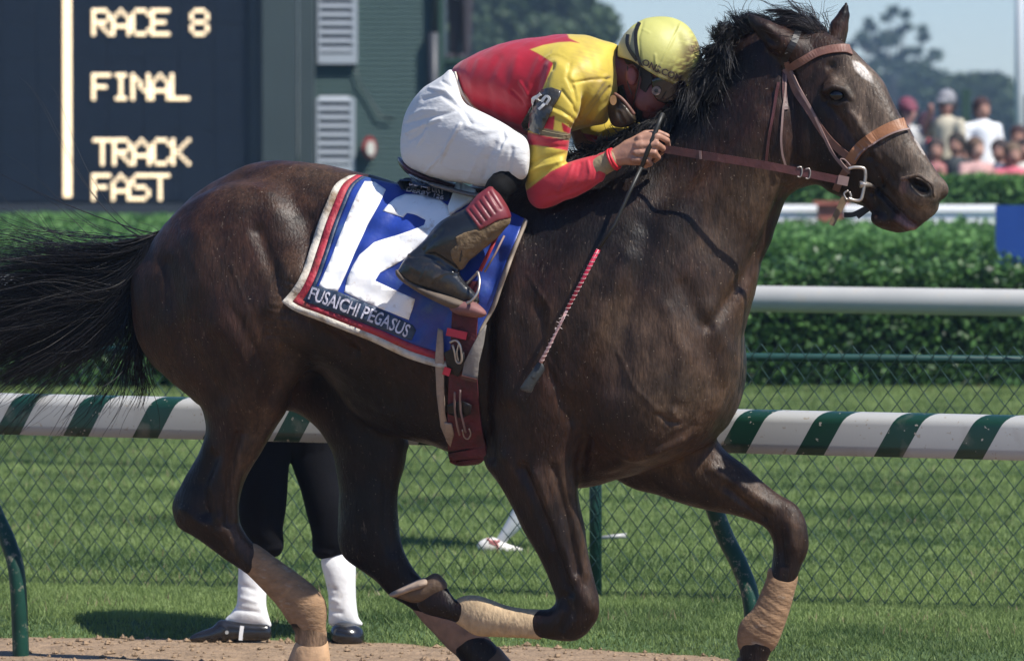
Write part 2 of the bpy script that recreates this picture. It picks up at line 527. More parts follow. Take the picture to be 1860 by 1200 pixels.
# clods thrown up on the track
rs = np.random.RandomState(4)
mb = MB()
for i in range(1500):
    x = rs.uniform(-2.2, 2.2); y = edgeY(x) - rs.rand() ** 1.4 * 1.3 + 0.12; r = rs.choice([0.003, 0.005, 0.008, 0.012], p=[.35, .33, .22, .10])
    zz = float(dirt_z(x, y)); bs = len(mb.v)
    for k, (a, b, c) in enumerate([(1, 0, 0), (0, 1, 0), (-1, 0, 0), (0, -1, 0), (0, 0, 1), (0, 0, -1)]):
        q = r * (0.6 + rs.rand() * 0.8); mb.v.append((x + a * q, y + b * q, zz + c * q * 0.8 + r * 0.3))
    for f in [(0, 1, 4), (1, 2, 4), (2, 3, 4), (3, 0, 4), (1, 0, 5), (2, 1, 5), (3, 2, 5), (0, 3, 5)]:
        mb.f.append(tuple(bs + i for i in f)); mb.m.append(0)
tag(mb.build("dirt_clods", M_dirt), "loose tan dirt clods scattered on the track by the turf edge", "dirt", kind="stuff")

# grass blades
def blades(name, n, ylo, yhi, h, w, m, label, seed, keep=None, powr=1.0):
    rs = np.random.RandomState(seed)
    Y = ylo + (yhi - ylo) * rs.rand(n) ** powr
    half = (Y + CAM_D) * 0.0875 + 0.6
    X = rs.uniform(-1, 1, n) * half
    ok = Y > edgeY(X) + 0.10 * rs.rand(n) - 0.02
    if keep is not None: ok &= keep(X, Y, rs)
    X, Y = X[ok], Y[ok]; n = len(X)
    Z = turf_z(X, Y)
    hh = h * (0.5 + 0.9 * rs.rand(n)) * (1 + 0.45 * nsum(X, Y, 21, 2.2)); a = rs.rand(n) * 6.28
    lx = rs.randn(n) * 0.45 * hh; ly = rs.randn(n) * 0.45 * hh
    ww = w * (0.6 + 0.8 * rs.rand(n))
    P = np.stack([X, Y, Z], -1); D = np.stack([np.cos(a) * ww, np.sin(a) * ww, 0 * a], -1)
    T = P + np.stack([lx, ly, hh], -1)
    V = np.stack([P - D, P + D, T], 1).reshape(-1, 3)
    F = np.arange(3 * n).reshape(n, 3)
    return tag(me_from(name, V, F, m, smooth=False), label, "grass", kind="stuff")
fenY_ = lambda X: 3.38 - 0.31 * X
blades("turf_grass", 320000, 0.4, 4.2, 0.019, 0.0018, M_grass, "short sunlit grass between the dirt track and the wire fence", 31)
blades("infield_grass", 520000, 4.2, 22.5, 0.025, 0.0027, M_grass, "mown infield grass between the wire fence and the clipped hedge", 32, powr=1.15)
blades("dry_grass", 22000, 0.3, 22, 0.034, 0.0024, M_straw, "dry brownish blades mixed in the infield grass", 33,
       keep=lambda X, Y, rs: (nsum(X, Y, 44, 2.0) > 0.16) | ((np.abs(Y - fenY_(X)) < 0.22) & (nsum(X, Y, 45, 2.0) > -0.1)))

# ---------------------------------------------------------------- striped gooseneck rail
def lineY(px_a, s_a, px_b, s_b):
    A = U(px_a, 600, SC(s_a)); B = U(px_b, 600, SC(s_b))
    k = (B[1] - A[1]) / (B[0] - A[0])
    return (lambda X: A[1] + k * (X - A[0])), k
railY, railk = lineY(100, 575, 1700, 620)
rail_dir = Vector((1, railk, 0)).normalized()
def on_line(px, py, f):
    Y = 0.0
    for _ in range(30): Y = float(f(U(px, py, Y)[0]))
    return Vector(U(px, py, Y))
RT = on_line(100, 716, railY).z * 0.5 + on_line(1700, 750, railY).z * 0.5
pa = on_line(7, 787, railY); pb = on_line(1318, 822, railY)
pitch = (pb - pa).length / 10
M_rail = bpy.data.materials.new("striped_rail_paint"); M_rail.use_nodes = True
nt = M_rail.node_tree; N_ = nt.nodes; L_ = nt.links
p = N_["Principled BSDF"]; p.inputs["Roughness"].default_value = 0.38
uv = N_.new("ShaderNodeUVMap"); sp = N_.new("ShaderNodeSeparateXYZ"); L_.new(uv.outputs[0], sp.inputs[0])
a = N_.new("ShaderNodeMath"); a.operation = 'FRACT'; L_.new(sp.outputs[0], a.inputs[0])
b = N_.new("ShaderNodeMath"); b.operation = 'LESS_THAN'; b.inputs[1].default_value = 0.365; L_.new(a.outputs[0], b.inputs[0])
tc = N_.new("ShaderNodeTexCoord"); nz1 = N_.new("ShaderNodeTexNoise"); nz1.inputs["Scale"].default_value = 55; nz1.inputs["Detail"].default_value = 3; L_.new(tc.outputs["Object"], nz1.inputs[0])
cr = N_.new("ShaderNodeMapRange"); cr.inputs[1].default_value = 0.665; cr.inputs[2].default_value = 0.685; L_.new(nz1.outputs[0], cr.inputs[0])
nz2 = N_.new("ShaderNodeTexNoise"); nz2.inputs["Scale"].default_value = 9; nz2.inputs["Detail"].default_value = 8; L_.new(tc.outputs["Object"], nz2.inputs[0])
c2 = N_.new("ShaderNodeMapRange"); c2.inputs[1].default_value = 0.58; c2.inputs[2].default_value = 0.9; L_.new(nz2.outputs[0], c2.inputs[0])
m1 = N_.new("ShaderNodeMix"); m1.data_type = 'RGBA'; L_.new(b.outputs[0], m1.inputs[0]); m1.inputs[6].default_value = (0.38, 0.38, 0.36, 1); m1.inputs[7].default_value = (0.006, 0.036, 0.021, 1)
m2 = N_.new("ShaderNodeMix"); m2.data_type = 'RGBA'; L_.new(cr.outputs[0], m2.inputs[0]); L_.new(m1.outputs[2], m2.inputs[6]); m2.inputs[7].default_value = (0.30, 0.27, 0.22, 1)
m3 = N_.new("ShaderNodeMix"); m3.data_type = 'RGBA'; L_.new(c2.outputs[0], m3.inputs[0]); L_.new(m2.outputs[2], m3.inputs[6]); m3.inputs[7].default_value = (0.24, 0.21, 0.17, 1)
L_.new(m3.outputs[2], p.inputs["Base Color"])
M_green = mat("green_post_paint", (0.008, 0.045, 0.030), 0.45, var=0.2, vscale=15, dirt=(0.35, 0.29, 0.22), dirt_amt=0.22, dirt_scale=30, bump=0.05, spec=0.25)
M_greenpipe = mat("green_pipe", (0.008, 0.045, 0.036), 0.4, var=0.15)
M_wire = mat("green_wire", (0.008, 0.030, 0.022), 0.45)
M_white = mat("white_paint", (0.36, 0.36, 0.345), 0.4, var=0.08, vscale=4, dirt=(0.4, 0.35, 0.28), dirt_amt=0.1)

rail = empty("striped_rail", tuple(on_line(930, 740, railY)))
tag(rail, "nearest running rail with green and white diagonal stripes, right behind the horse", "rail")
prof = []                                        # cross-section: rounded top, flat sides; (across, up)
hh, ww = 0.128, 0.054
for q in np.linspace(0, math.pi, 11): prof.append((-ww * math.cos(q), 0.036 * math.sin(q) - 0.036))
prof = [(-ww, -hh), (-ww, -hh + 0.03)] + prof + [(ww, -hh + 0.03), (ww, -hh), (ww - 0.02, -hh - 0.002), (-ww + 0.02, -hh - 0.002)]
L0, L1, NS = -8.0, 6.5, 170
nrm = Vector((-rail_dir.y, rail_dir.x, 0))
org = Vector((0, float(railY(0)), RT))
V = []; F = []; us = []
arc = [0]
for i in range(1, len(prof)): arc.append(arc[-1] + math.dist(prof[i], prof[i - 1]))
ta = (pa - org).dot(rail_dir)
for i in range(NS + 1):
    t = L0 + (L1 - L0) * i / NS
    for (c, u) in prof:
        V.append(tuple(org + rail_dir * t + nrm * c + Vector((0, 0, u))))
n = len(prof)
for i in range(NS):
    for j in range(n): F.append((i * n + j, i * n + (j + 1) % n, (i + 1) * n + (j + 1) % n, (i + 1) * n + j))
ro = me_from("rail_cover", V, F, M_rail, rail, True)
uvl = ro.data.uv_layers.new(name="UVMap")
k = 0.60
for poly in ro.data.polygons:
    for li in poly.loop_indices:
        vi = ro.data.loops[li].vertex_index; i, j = divmod(vi, n)
        t = L0 + (L1 - L0) * i / NS
        av = arc[j] if not (j == n - 1) else arc[j]
        if (n - 1) in [ro.data.loops[q].vertex_index % n for q in poly.loop_indices] and j == 0: av = arc[-1] + 0.06
        uvl.data[li].uv = ((t - ta - k * av / 1.0) / pitch, av)
def gooseneck(px, first):
    b = on_line(px, 1100, railY)
    mb = MB()
    base = Vector((b.x, b.y + 0.02, -0.06)) + nrm * 0.0
    top = org + rail_dir * ((base - org).dot(rail_dir) - 0.20)
    pts = []
    P0 = base; P1 = base + Vector((-0.012, 0, 0.30)); P2 = Vector((top.x + 0.085, top.y, RT - 0.36)); P3 = Vector((top.x - 0.01, top.y, RT - 0.10))
    pts = [tuple(v) for v in spline([P0, P1, (P1 + P2) / 2 + Vector((0.012, 0, 0.0)), P2, P3], 6, False)]
    mb.tube(pts, 0.033, 14, flat=0.8)
    return mb.build("post", M_green, rail, True)
gooseneck(38, 0); gooseneck(1374, 1); gooseneck(-1150, 0)
for px in (38, 1374):
    bk = MB()
    b = on_line(px, 1100, railY); t0 = (b - org).dot(rail_dir) - 0.20
    c = org + rail_dir * t0
    bk.box(c.x - 0.05, c.x + 0.05, c.y - 0.03, c.y + 0.03, RT - 0.15, RT - 0.131)
    bk.build("bracket", M_green, rail)

# ---------------------------------------------------------------- chain link fence
fenY, fenk = lineY(100, 510, 1800, 535)
fd = Vector((1, fenk, 0)).normalized(); fo = Vector((0, float(fenY(0)), 0))
FT = 0.5 * (on_line(100, 626, fenY).z + on_line(1800, 650, fenY).z)
fence = empty("wire_fence", tuple(fo + Vector((0, 0, GZ0))))
tag(fence, "low green chain link fence standing in the grass behind the striped rail", "fence")
ph, pv, t0, t1 = 0.0315, 0.040, -4.9, 4.9
mb = MB(); nx = int((t1 - t0) / ph); nz_ = int((FT + 0.045 - GZ0) / pv)
fr = np.random.RandomState(3)
for i in range(nx):
    a = t0 + i * ph; pts = []
    for k in range(nz_ + 1):
        side = (k + i) % 2
        zz = GZ0 + 0.01 + k * pv + fr.randn() * 0.0012
        wob = 0.006 * math.sin(a * 3.1 + zz * 4) + 0.003 * math.sin(a * 11)
        pts.append(tuple(fo + fd * (a + side * ph + wob) + Vector((0, -0.022 + (0.003 if side else -0.003) + 0.010 * math.sin(a * 2 + zz * 3), zz))))
    mb.tube(pts, 0.0024, 3, cap=False)
tag(mb.build("wire_mesh", M_wire, fence), kind="stuff")
mb = MB(); mb.tube([tuple(fo + fd * t0 + Vector((0, 0, FT - 0.012))), tuple(fo + fd * t1 + Vector((0, 0, FT - 0.012)))], 0.0155, 10)
mb.build("top_rail", M_greenpipe, fence, True)
for px in (1082, -560, 2700):
    b = on_line(px, 900, fenY)
    mb = MB(); mb.tube([(b.x, b.y + 0.03, -0.1), (b.x, b.y + 0.03, FT)], 0.0215, 12); mb.build("post", M_greenpipe, fence, True)

# ---------------------------------------------------------------- far white rail
whY, whk = lineY(1365, 396, 1860, 407)
wd = Vector((1, whk, 0)).normalized(); wo = Vector((0, float(whY(0)), 0))
WZ = on_line(1600, 546, whY).z
wrail = empty("white_rail", tuple(wo)); tag(wrail, "plain white running rail in front of the leafy hedge, beyond the wire fence", "rail")
mb = MB(); mb.tube([tuple(wo + wd * t + Vector((0, 0, WZ))) for t in (-12, 9)], 0.060, 20); mb.build("rail_tube", M_white, wrail, True)
for px in (1010, -40, 2080):
    b = on_line(px, 800, whY)
    mb = MB(); mb.tube([(b.x, b.y + 0.25, 0), (b.x, b.y + 0.25, 0.5), (b.x, b.y + 0.18, 0.75), (b.x, b.y, WZ - 0.05)], 0.03, 10); mb.build("post", M_white, wrail, True)

# ---------------------------------------------------------------- hedges
M_h1 = leafmat("hedge_leaves", (0.007, 0.026, 0.012), (0.075, 0.165, 0.042), rough=0.42, trans=0.2, sc=5)
M_h2 = leafmat("clipped_hedge_leaves", (0.022, 0.078, 0.022), (0.125, 0.265, 0.07), rough=0.6, trans=0.25, sc=1.3)
M_hcore = mat("hedge_core", (0.012, 0.022, 0.010), 0.95)
def hedge(name, label, y0, y1, zt, x0, x1, n, size, m, seed, wav=0.04, fuzz=0.08, shoots=False):
    rs = np.random.RandomState(seed)
    h = empty(name, ((x0 + x1) / 2, (y0 + y1) / 2, GZ0)); tag(h, label, "hedge", "clipped hedges on the infield")
    mb = MB(); mb.box(x0, x1, y0 + fuzz * 1.6, y1 - fuzz, 0.0, zt - fuzz * 1.6); mb.build("stems", M_hcore, h)
    X = rs.uniform(x0, x1, n); f = rs.rand(n)
    dep = y1 - y0; ft = dep / (dep + zt) * (0.6 if dep > 3 else 0.75)
    top = f < ft
    Yv = np.where(top, y0 + dep * rs.rand(n), y0 + fuzz * rs.rand(n) * 2.0)
    Zv = np.where(top, zt - fuzz * rs.rand(n) * 1.5, GZ0 + (zt - GZ0) * rs.rand(n))
    w = wav * (nsum(X, Yv, seed + 1, 1.5) + 0.6 * nsum(X, Yv, seed + 2, 6))
    bul = 0.07 * nsum(X * 1.0, Zv * 2.2, seed + 5, 3.0)
    Zv = Zv + w * 1.6 * (Zv / zt); Yv = Yv + np.where(top, 0, bul) - 0.02
    P = np.stack([X, Yv, Zv], -1)
    V, F = quads_at(P, size, rs)
    o = me_from("foliage", V, F, m, h, False)
    if shoots:                                   # loose young shoots standing above the clipped top
        Pn = []; k = 900
        X = rs.uniform(x0, x1, k); Yv = rs.uniform(y0, y1, k); hh_ = 0.03 + 0.07 * rs.rand(k) ** 2
        for q in range(7):
            Pn.append(np.stack([X + rs.randn(k) * 0.014, Yv + rs.randn(k) * 0.014, zt + hh_ * (q / 6) + 0.02 * nsum(X, Yv, seed + 9, 4)], -1))
        V, F = quads_at(np.concatenate(Pn), size * 0.9, rs); me_from("shoots", V, F, m, h, False)
    return h
hedge("leafy_hedge", "nearest leafy hedge in bright green, right behind the plain white rail", 22.0, 23.6, 0.84, -7.5, 7.5, 95000, 0.034, M_h1, 51, 0.035, 0.09, True)
hedge("leafy_hedge", "broad clipped hedge in front of the white board and the scoreboard", 32.0, 44.0, 0.87, -10, 10, 190000, 0.038, M_h2, 52, 0.06, 0.10, True)
hedge("leafy_hedge", "farthest clipped hedge, in front of the standing crowd", 51.0, 53.3, 1.30, 2.0, 12.0, 60000, 0.045, M_h2, 53, 0.03, 0.12)
hedge("leafy_hedge", "clipped hedge running below the dark scoreboard and the green building", 54.0, 58.0, 0.80, -12.5, 1.0, 75000, 0.05, M_h2, 54, 0.03, 0.12)
# white board and blue board
bd = MB(); Yb = SC(169)
a = U(1380, 372, Yb); b = U(1812, 411, Yb)
wb = empty("white_board", (a[0], Yb, 0)); tag(wb, "long low white board behind the broad hedge, left of the blue board", "board")
zt, zb = a[2], b[2]
bd.box(a[0] - 3.0, b[0], Yb, Yb + 0.04, zb, zt); bd.build("board_panel", mat("white_board_paint", (0.82, 0.82, 0.82), 0.5, var=0.05), wb)
bd = MB(); bd.box(a[0] - 3.0, b[0], Yb - 0.03, Yb, zt - 0.075, zt - 0.03); bd.build("ledge", bpy.data.materials["white_board_paint"], wb)
for i in range(5):
    bd = MB(); x = b[0] - 0.45 - i * 0.62; bd.box(x - 0.11, x + 0.11, Yb - 0.12, Yb - 0.05, zb - 0.12, zb + 0.045)
    bd.build("foot", mat("dark_rubber", (0.02, 0.022, 0.03), 0.7) if i == 0 else bpy.data.materials["dark_rubber"], wb)
a = U(1484, 372, Yb - 0.3); b = U(1531, 405, Yb - 0.3)
bd = MB(); bd.box(a[0], b[0], Yb - 0.6, Yb - 0.3, b[2] - 0.5, a[2]); bd.box(a[0] - 0.05, b[0] + 0.05, Yb - 0.65, Yb - 0.25, a[2], a[2] + 0.04)
tag(bd.build("flower_box", mat("brick_red_paint", (0.30, 0.09, 0.06), 0.7, var=0.3, vscale=10)), "small brick red box in front of the white board", "box")
Ybl = SC(243); a = U(1809, 373, Ybl); b = U(1990, 497, Ybl)
bl = empty("blue_board", (a[0], Ybl, 0)); tag(bl, "plain royal blue board at the right edge behind the leafy hedge", "board")
bd = MB(); bd.box(a[0], b[0], Ybl, Ybl + 0.05, 0.45, a[2]); bd.build("board_panel", mat("blue_board_paint", (0.010, 0.045, 0.22), 0.4, var=0.1, vscale=3), bl)
for x in (a[0] + 0.1, b[0] - 0.1):
    bd = MB(); bd.box(x - 0.03, x + 0.03, Ybl + 0.05, Ybl + 0.11, 0, a[2] - 0.05); bd.build("leg", bpy.data.materials["dark_rubber"], bl)

# ---------------------------------------------------------------- scoreboard
FONT = {'R': "11110 10001 10001 11110 10100 10010 10001", 'A': "00100 01010 10001 10001 11111 10001 10001", 'C': "01110 10001 10000 10000 10000 10001 01110",
 'E': "11111 10000 10000 11110 10000 10000 11111", '8': "01110 10001 10001 01110 10001 10001 01110", 'F': "11111 10000 10000 11110 10000 10000 10000",
 'I': "01110 00100 00100 00100 00100 00100 01110", 'N': "10001 11001 10101 10101 10011 10001 10001", 'L': "10000 10000 10000 10000 10000 10000 11111",
 'T': "11111 00100 00100 00100 00100 00100 00100", 'K': "10001 10010 10100 11000 10100 10010 10001", 'S': "01111 10000 10000 01110 00001 00001 11110"}
Ys = 62.0
sb = empty("scoreboard", (U(100, 300, Ys)[0], Ys, 0)); tag(sb, "dark lamp scoreboard reading RACE 8, FINAL, TRACK and FAST, left of the horse", "scoreboard")
M_led = mat("dark_lamp_panel", (0.014, 0.022, 0.042), 0.5, var=0.18, vscale=1.2, spec=0.5)
M_frame = mat("scoreboard_frame", (0.038, 0.052, 0.053), 0.5, var=0.1, vscale=0.8)
M_frame2 = mat("dark_frame", (0.026, 0.030, 0.040), 0.5)
M_lit = mat("lit_lamps", (0.9, 0.8, 0.6), 0.6, emis=(1.0, 0.72, 0.42), estr=0.95)
a = U(-260, -260, Ys); b = U(452, 366, Ys)
# lamp panel made of modules a few lamps wide, each set slightly apart
mod = 0.46; nxm = int((b[0] - a[0]) / mod) + 1; nzm = int((a[2] - b[2]) / mod) + 1
pm = MB(); pm.box(0.006, mod - 0.006, 0, 0.05, 0.006, mod - 0.006)
lvr = 12
for k in range(lvr):
    zz = mod * (k + 0.5) / lvr; pm.box(0.012, mod - 0.012, -0.018, 0.0, zz - 0.007, zz + 0.005)
pmo = pm.build("lamp_module", M_led, None)
col.objects.unlink(pmo); first = True
for i in range(nxm):
    for j in range(nzm):
        o = bpy.data.objects.new("lamp_module", pmo.data); o.parent = sb
        o.location = (b[0] - (i + 1) * mod - sb.location.x, Ys - sb.location.y, b[2] + j * mod - sb.location.z); col.objects.link(o)
bpy.data.objects.remove(pmo)
bk = MB(); bk.box(a[0], b[0] + 0.02, Ys + 0.06, Ys + 0.5, b[2] - 0.12, a[2]); bk.build("cabinet", M_frame2, sb)
def lamps(cells, x0, ztop, pitch, name):
    m = MB(); r = pitch * 0.53
    for (c, q) in cells:
        x = x0 + c * pitch; zc = ztop - q * pitch
        V = [(x + r * math.cos(t), Ys - 0.03, zc + r * math.sin(t)) for t in np.linspace(0, 2 * math.pi, 9)[:-1]]
        V += [(x + r * 0.6 * math.cos(t), Ys - 0.05, zc + r * 0.6 * math.sin(t)) for t in np.linspace(0, 2 * math.pi, 9)[:-1]]
        F = [(k, (k + 1) % 8, 8 + (k + 1) % 8, 8 + k) for k in range(8)] + [tuple(range(8, 16))]
        m.add(V, F)
    return m.build(name, M_lit, sb)
sP = 47 / 6.6 / (FPX / (Ys + CAM_D))
for word, px, py in (("RACE 8", 170, 20), ("FINAL", 170, 137), ("TRACK", 172, 255), ("FAST", 170, 319)):
    o = U(px, py, Ys); cx = 0
    for ch in word:
        if ch != ' ':
            rows = FONT[ch].split()
            lamps([(c, r) for r in range(7) for c in range(5) if rows[r][c] == '1'], o[0] + cx * sP * 0.99, o[2], sP * 0.99, "lit_letter")
        cx += 5.05
o = U(122, 0, Ys); zb2 = U(122, 362, Ys)[2]; zt2 = a[2] - 0.2
nn = int((zt2 - zb2) / (sP * 0.9))
lamps([(c, r) for r in range(nn) for c in (-0.75, 0, 0.75)], o[0], zt2, (zt2 - zb2) / nn, "lit_divider")
for (p0, p1, m, dy) in ((453, 478, M_frame2, -0.05), (478, 540, M_frame, -0.22), (543, 571, M_frame, -0.1)):
    q0 = U(p0, 300, Ys)[0]; q1 = U(p1, 300, Ys)[0]
    fb = MB(); fb.box(q0, q1 - 0.004, Ys + dy, Ys + 0.5, 0.0, a[2]); fb.build("frame_column", m, sb)
fb = MB(); fb.box(a[0], U(453, 300, Ys)[0] - 0.004, Ys - 0.04, Ys + 0.5, b[2] - 0.20, b[2] - 0.03); fb.build("frame_beam", M_frame2, sb)

# ---------------------------------------------------------------- green clapboard building
Yg = 64.0
gb = empty("clapboard_building", (U(690, 300, Yg)[0], Yg, 0)); tag(gb, "green clapboard building with white louvred vents beside the scoreboard", "building")
M_sid = mat("green_siding", (0.034, 0.080, 0.076), 0.6, var=0.12, vscale=1.0)
M_sid2 = mat("green_siding_trim", (0.017, 0.052, 0.037), 0.6, var=0.12)
gx0 = U(560, 300, Yg)[0]; gx1 = U(804, 300, Yg)[0]; ztop = U(0, -260, Yg)[2]
w = MB(); w.box(gx0, gx1, Yg + 0.03, Yg + 5, 0, ztop); w.build("wall", M_frame2, gb)
bh = 9.4 / (FPX / (Yg + CAM_D))
pm = MB(); pm.add([(gx0 - gb.location.x, 0.02, 0), (gx1 - gb.location.x, 0.02, 0), (gx1 - gb.location.x, -0.022, 0), (gx0 - gb.location.x, -0.022, 0), (gx0 - gb.location.x, 0.02, bh), (gx1 - gb.location.x, 0.02, bh)],
   [(0, 1, 2, 3), (3, 2, 5, 4), (0, 3, 4), (1, 5, 2), (0, 4, 5, 1)])
pmo = pm.build("board", M_sid, None); me = pmo.data; bpy.data.objects.remove(pmo)
for k in range(int(ztop / bh)):
    o = bpy.data.objects.new("board", me); o.parent = gb; o.location = (0, 0, k * bh); col.objects.link(o)
M_vent = mat("white_louvre", (0.36, 0.40, 0.45), 0.6, var=0.06)
for (vx0, vx1, vy0, vy1, nsl) in ((577, 649, -40, 116, 9), (575, 645, 178, 318, 8)):
    A = U(vx0, vy0, Yg - 0.06); B = U(vx1, vy1, Yg - 0.06)
    v = empty("vent", (0, 0, 0)); v.parent = gb
    fw = 0.05
    m_ = MB(); m_.box(A[0], B[0], Yg - 0.03, Yg - 0.02, B[2], A[2]); 
    me_from("backing", m_.v, m_.f, M_frame2, gb, False)
    m_ = MB(); m_.box(A[0], A[0] + fw * .6, Yg - 0.10, Yg - 0.031, B[2], A[2]); m_.box(B[0] - fw * 1.3, B[0], Yg - 0.10, Yg - 0.031, B[2], A[2])
    m_.box(A[0] + fw * .6 + .002, B[0] - fw * 1.3 - .002, Yg - 0.10, Yg - 0.031, B[2], B[2] + 0.13); fr_ = m_.build("vent_frame", M_vent, gb)
    bpy.data.objects.remove(v)
    for k in range(nsl):
        zz = B[2] + 0.16 + k * 15.8 / (FPX / (Yg + CAM_D))
        m_ = MB(); m_.add([(A[0] + .033, Yg - 0.10, zz), (B[0] - .067, Yg - 0.10, zz), (B[0] - .067, Yg - 0.035, zz + 0.055), (A[0] + .033, Yg - 0.035, zz + 0.055),
                (A[0] + .033, Yg - 0.10, zz + 0.036), (B[0] - .067, Yg - 0.10, zz + 0.036), (B[0] - .067, Yg - 0.035, zz + 0.075), (A[0] + .033, Yg - 0.035, zz + 0.075)],
                [(0, 1, 5, 4), (4, 5, 6, 7), (0, 3, 2, 1), (3, 7, 6, 2), (0, 4, 7, 3), (1, 2, 6, 5)])
        m_.build("slat", M_vent, gb)
def gtube(px, y0, y1, r, name, m, Yq):
    A = U(px, y0, Yq); B = U(px, y1, Yq); t = MB(); t.tube([A, (A[0], A[1], B[2])], r, 10); return t.build(name, m, gb, True)
gtube(789, -260, 60, 0.045, "drainpipe", M_frame2, Yg - 0.07); gtube(787, 60, 330, 0.075, "drainpipe", M_frame2, Yg - 0.09)
A = U(805, 0, Yg); B = U(1000, 108, Yg)
t = MB(); t.box(U(797, 0, Yg)[0], U(806, 0, Yg)[0], Yg - 0.08, Yg + 0.1, 0, ztop); t.build("corner_trim", M_sid2, gb)
t = MB(); t.box(U(807, 0, Yg)[0], U(935, 0, Yg)[0], Yg - 0.0, Yg + 3, U(0, 113, Yg)[2], U(0, 106, Yg)[2]); t.build("platform", M_sid2, gb)
t = MB(); t.box(U(807, 0, Yg)[0], U(930, 0, Yg)[0], Yg + 0.1, Yg + 2.9, 0, U(0, 113.3, Yg)[2]); t.build("platform_wall", M_sid, gb)
# cable and round lamp on the wall
t = MB(); t.tube([U(643, 112, Yg - .06), U(652, 150, Yg - .06), U(668, 172, Yg - .06), U(690, 212, Yg - .06), U(716, 216, Yg - .06)], 0.010, 6)
t.build("cable", M_frame, gb, True)
lm = empty("wall_lamp", U(671, 268, Yg - .2)); tag(lm, "small white round lamp with a red rim on the green clapboard wall", "lamp")
c = Vector(U(671, 268, Yg - .2)); t = MB()
def disc(t, c, rx, rz, y0, y1, m=0, n=14):
    V = [(c.x + rx * math.cos(q), y, c.z + rz * math.sin(q)) for y in (y0, y1) for q in np.linspace(0, 2 * math.pi, n + 1)[:-1]]
    t.add(V, [(i, (i + 1) % n, n + (i + 1) % n, n + i) for i in range(n)] + [tuple(range(n))[::-1], tuple(range(n, 2 * n))], m)
disc(t, c, 0.095, 0.155, c.y, c.y + 0.14); t.build("rim", mat("red_enamel", (0.28, 0.045, 0.04), 0.5), lm)
t = MB(); disc(t, c + Vector((0.02, 0, -0.01)), 0.055, 0.10, c.y - 0.05, c.y - 0.002); t.build("lens", mat("lamp_glass", (0.72, 0.70, 0.62), 0.3), lm)

# ---------------------------------------------------------------- trees
M_leafd = leafmat("tree_leaves", (0.018, 0.040, 0.020), (0.055, 0.090, 0.038), rough=0.6, trans=0.2, sc=0.5)
M_bark = mat("bark", (0.09, 0.07, 0.055), 0.9, var=0.3, vscale=3)
def tree(px, s, ytop, width, dens, label, seed, lsize=0.16, sparse=False, base_y=None, clumps=26):
    rs = np.random.RandomState(seed); Y = SC(s)
    b = Vector(U(px, 300, Y)); ht = U(px, ytop, Y)[2]; w = width / s
    root = empty("tree", (b.x, Y, 0)); tag(root, label, "tree", "trees beyond the track")
    tr = MB(); r0 = 0.022 * ht
    fork = Vector((b.x, Y, ht * (0.35 if not sparse else 0.25)))
    tr.tube([(b.x, Y, -0.2), (b.x + 0.02 * ht, Y, ht * 0.18), tuple(fork)], [r0 * 1.3, r0, r0 * 0.8], 8)
    P = []
    for k in range(clumps):
        u = rs.randn(3); u /= np.linalg.norm(u); rr = rs.rand() ** 0.4
        zc = ht * (0.62 + 0.36 * u[2] * rr) if not sparse else ht * (0.55 + 0.43 * u[2] * rr)
        shape = 1.0 if u[2] < 0 else math.sqrt(max(0, 1 - 0.55 * u[2] ** 2))
        c = Vector((b.x + w * 0.5 * u[0] * rr * shape, Y + w * 0.5 * u[1] * rr * shape, zc))
        cr = w * (0.17 if not sparse else 0.065) * (0.6 + 0.8 * rs.rand())
        mid = fork.lerp(c, 0.5) + Vector((rs.randn() * 0.04 * w, rs.randn() * 0.04 * w, 0.03 * ht))
        tr.tube([tuple(fork), tuple(mid), tuple(c)], [r0 * 0.4, r0 * 0.22, r0 * 0.06], 5)
        n = int(dens * (0.6 + 0.8 * rs.rand()))
        q = rs.randn(n, 3); q /= np.linalg.norm(q, axis=1)[:, None]
        q *= (cr * rs.rand(n) ** 0.45)[:, None]; q[:, 2] *= 0.75
        P.append(np.array(c)[None] + q)
    tr.build("trunk", M_bark, root, True)
    P = np.concatenate(P); V, F = quads_at(P, lsize, rs)
    me_from("crown", V, F, M_leafd, root, False)
tree(-620, 34, -150, 420, 1300, "broad dark tree far beyond the left side of the scoreboard", 71, 0.40, clumps=46)
tree(-1150, 30, -60, 420, 1200, "wide dark tree farthest left of all, beyond the infield", 72, 0.40, clumps=40)
tree(905, 42, -120, 330, 1500, "dark broad tree just right of the green building", 61, 0.30, clumps=60)
tree(985, 38, -40, 170, 1100, "smaller dark tree whose crown ends behind the yellow shoulder", 62, 0.30, clumps=36)
tree(1618, 20, 12, 215, 80, "sparse hazy tree with airy crown behind the horse's forehead", 63, 0.34, sparse=True, clumps=105)
tree(1690, 22, 120, 120, 600, "narrow hazy tree left of the dense round one", 64, 0.45, clumps=30)
tree(1785, 25, 138, 200, 1000, "dense round tree behind the dark haired man in white", 65, 0.40, clumps=44)
tree(1600, 22, 190, 150, 700, "low round tree behind the horse's nose", 66, 0.45, clumps=28)
tree(1895, 23, 180, 150, 700, "low dense tree at the right edge beyond the crowd", 67, 0.45, clumps=28)
tree(1330, 21, 140, 260, 700, "low wide tree line between the yellow helmet and the horse's mane", 68, 0.45, clumps=40)
tree(1140, 21, 150, 240, 700, "low wide tree behind the rider's head", 69, 0.45, clumps=34)
tree(1480, 21, 165, 220, 700, "low wide tree behind the horse's cheek", 70, 0.45, clumps=34)
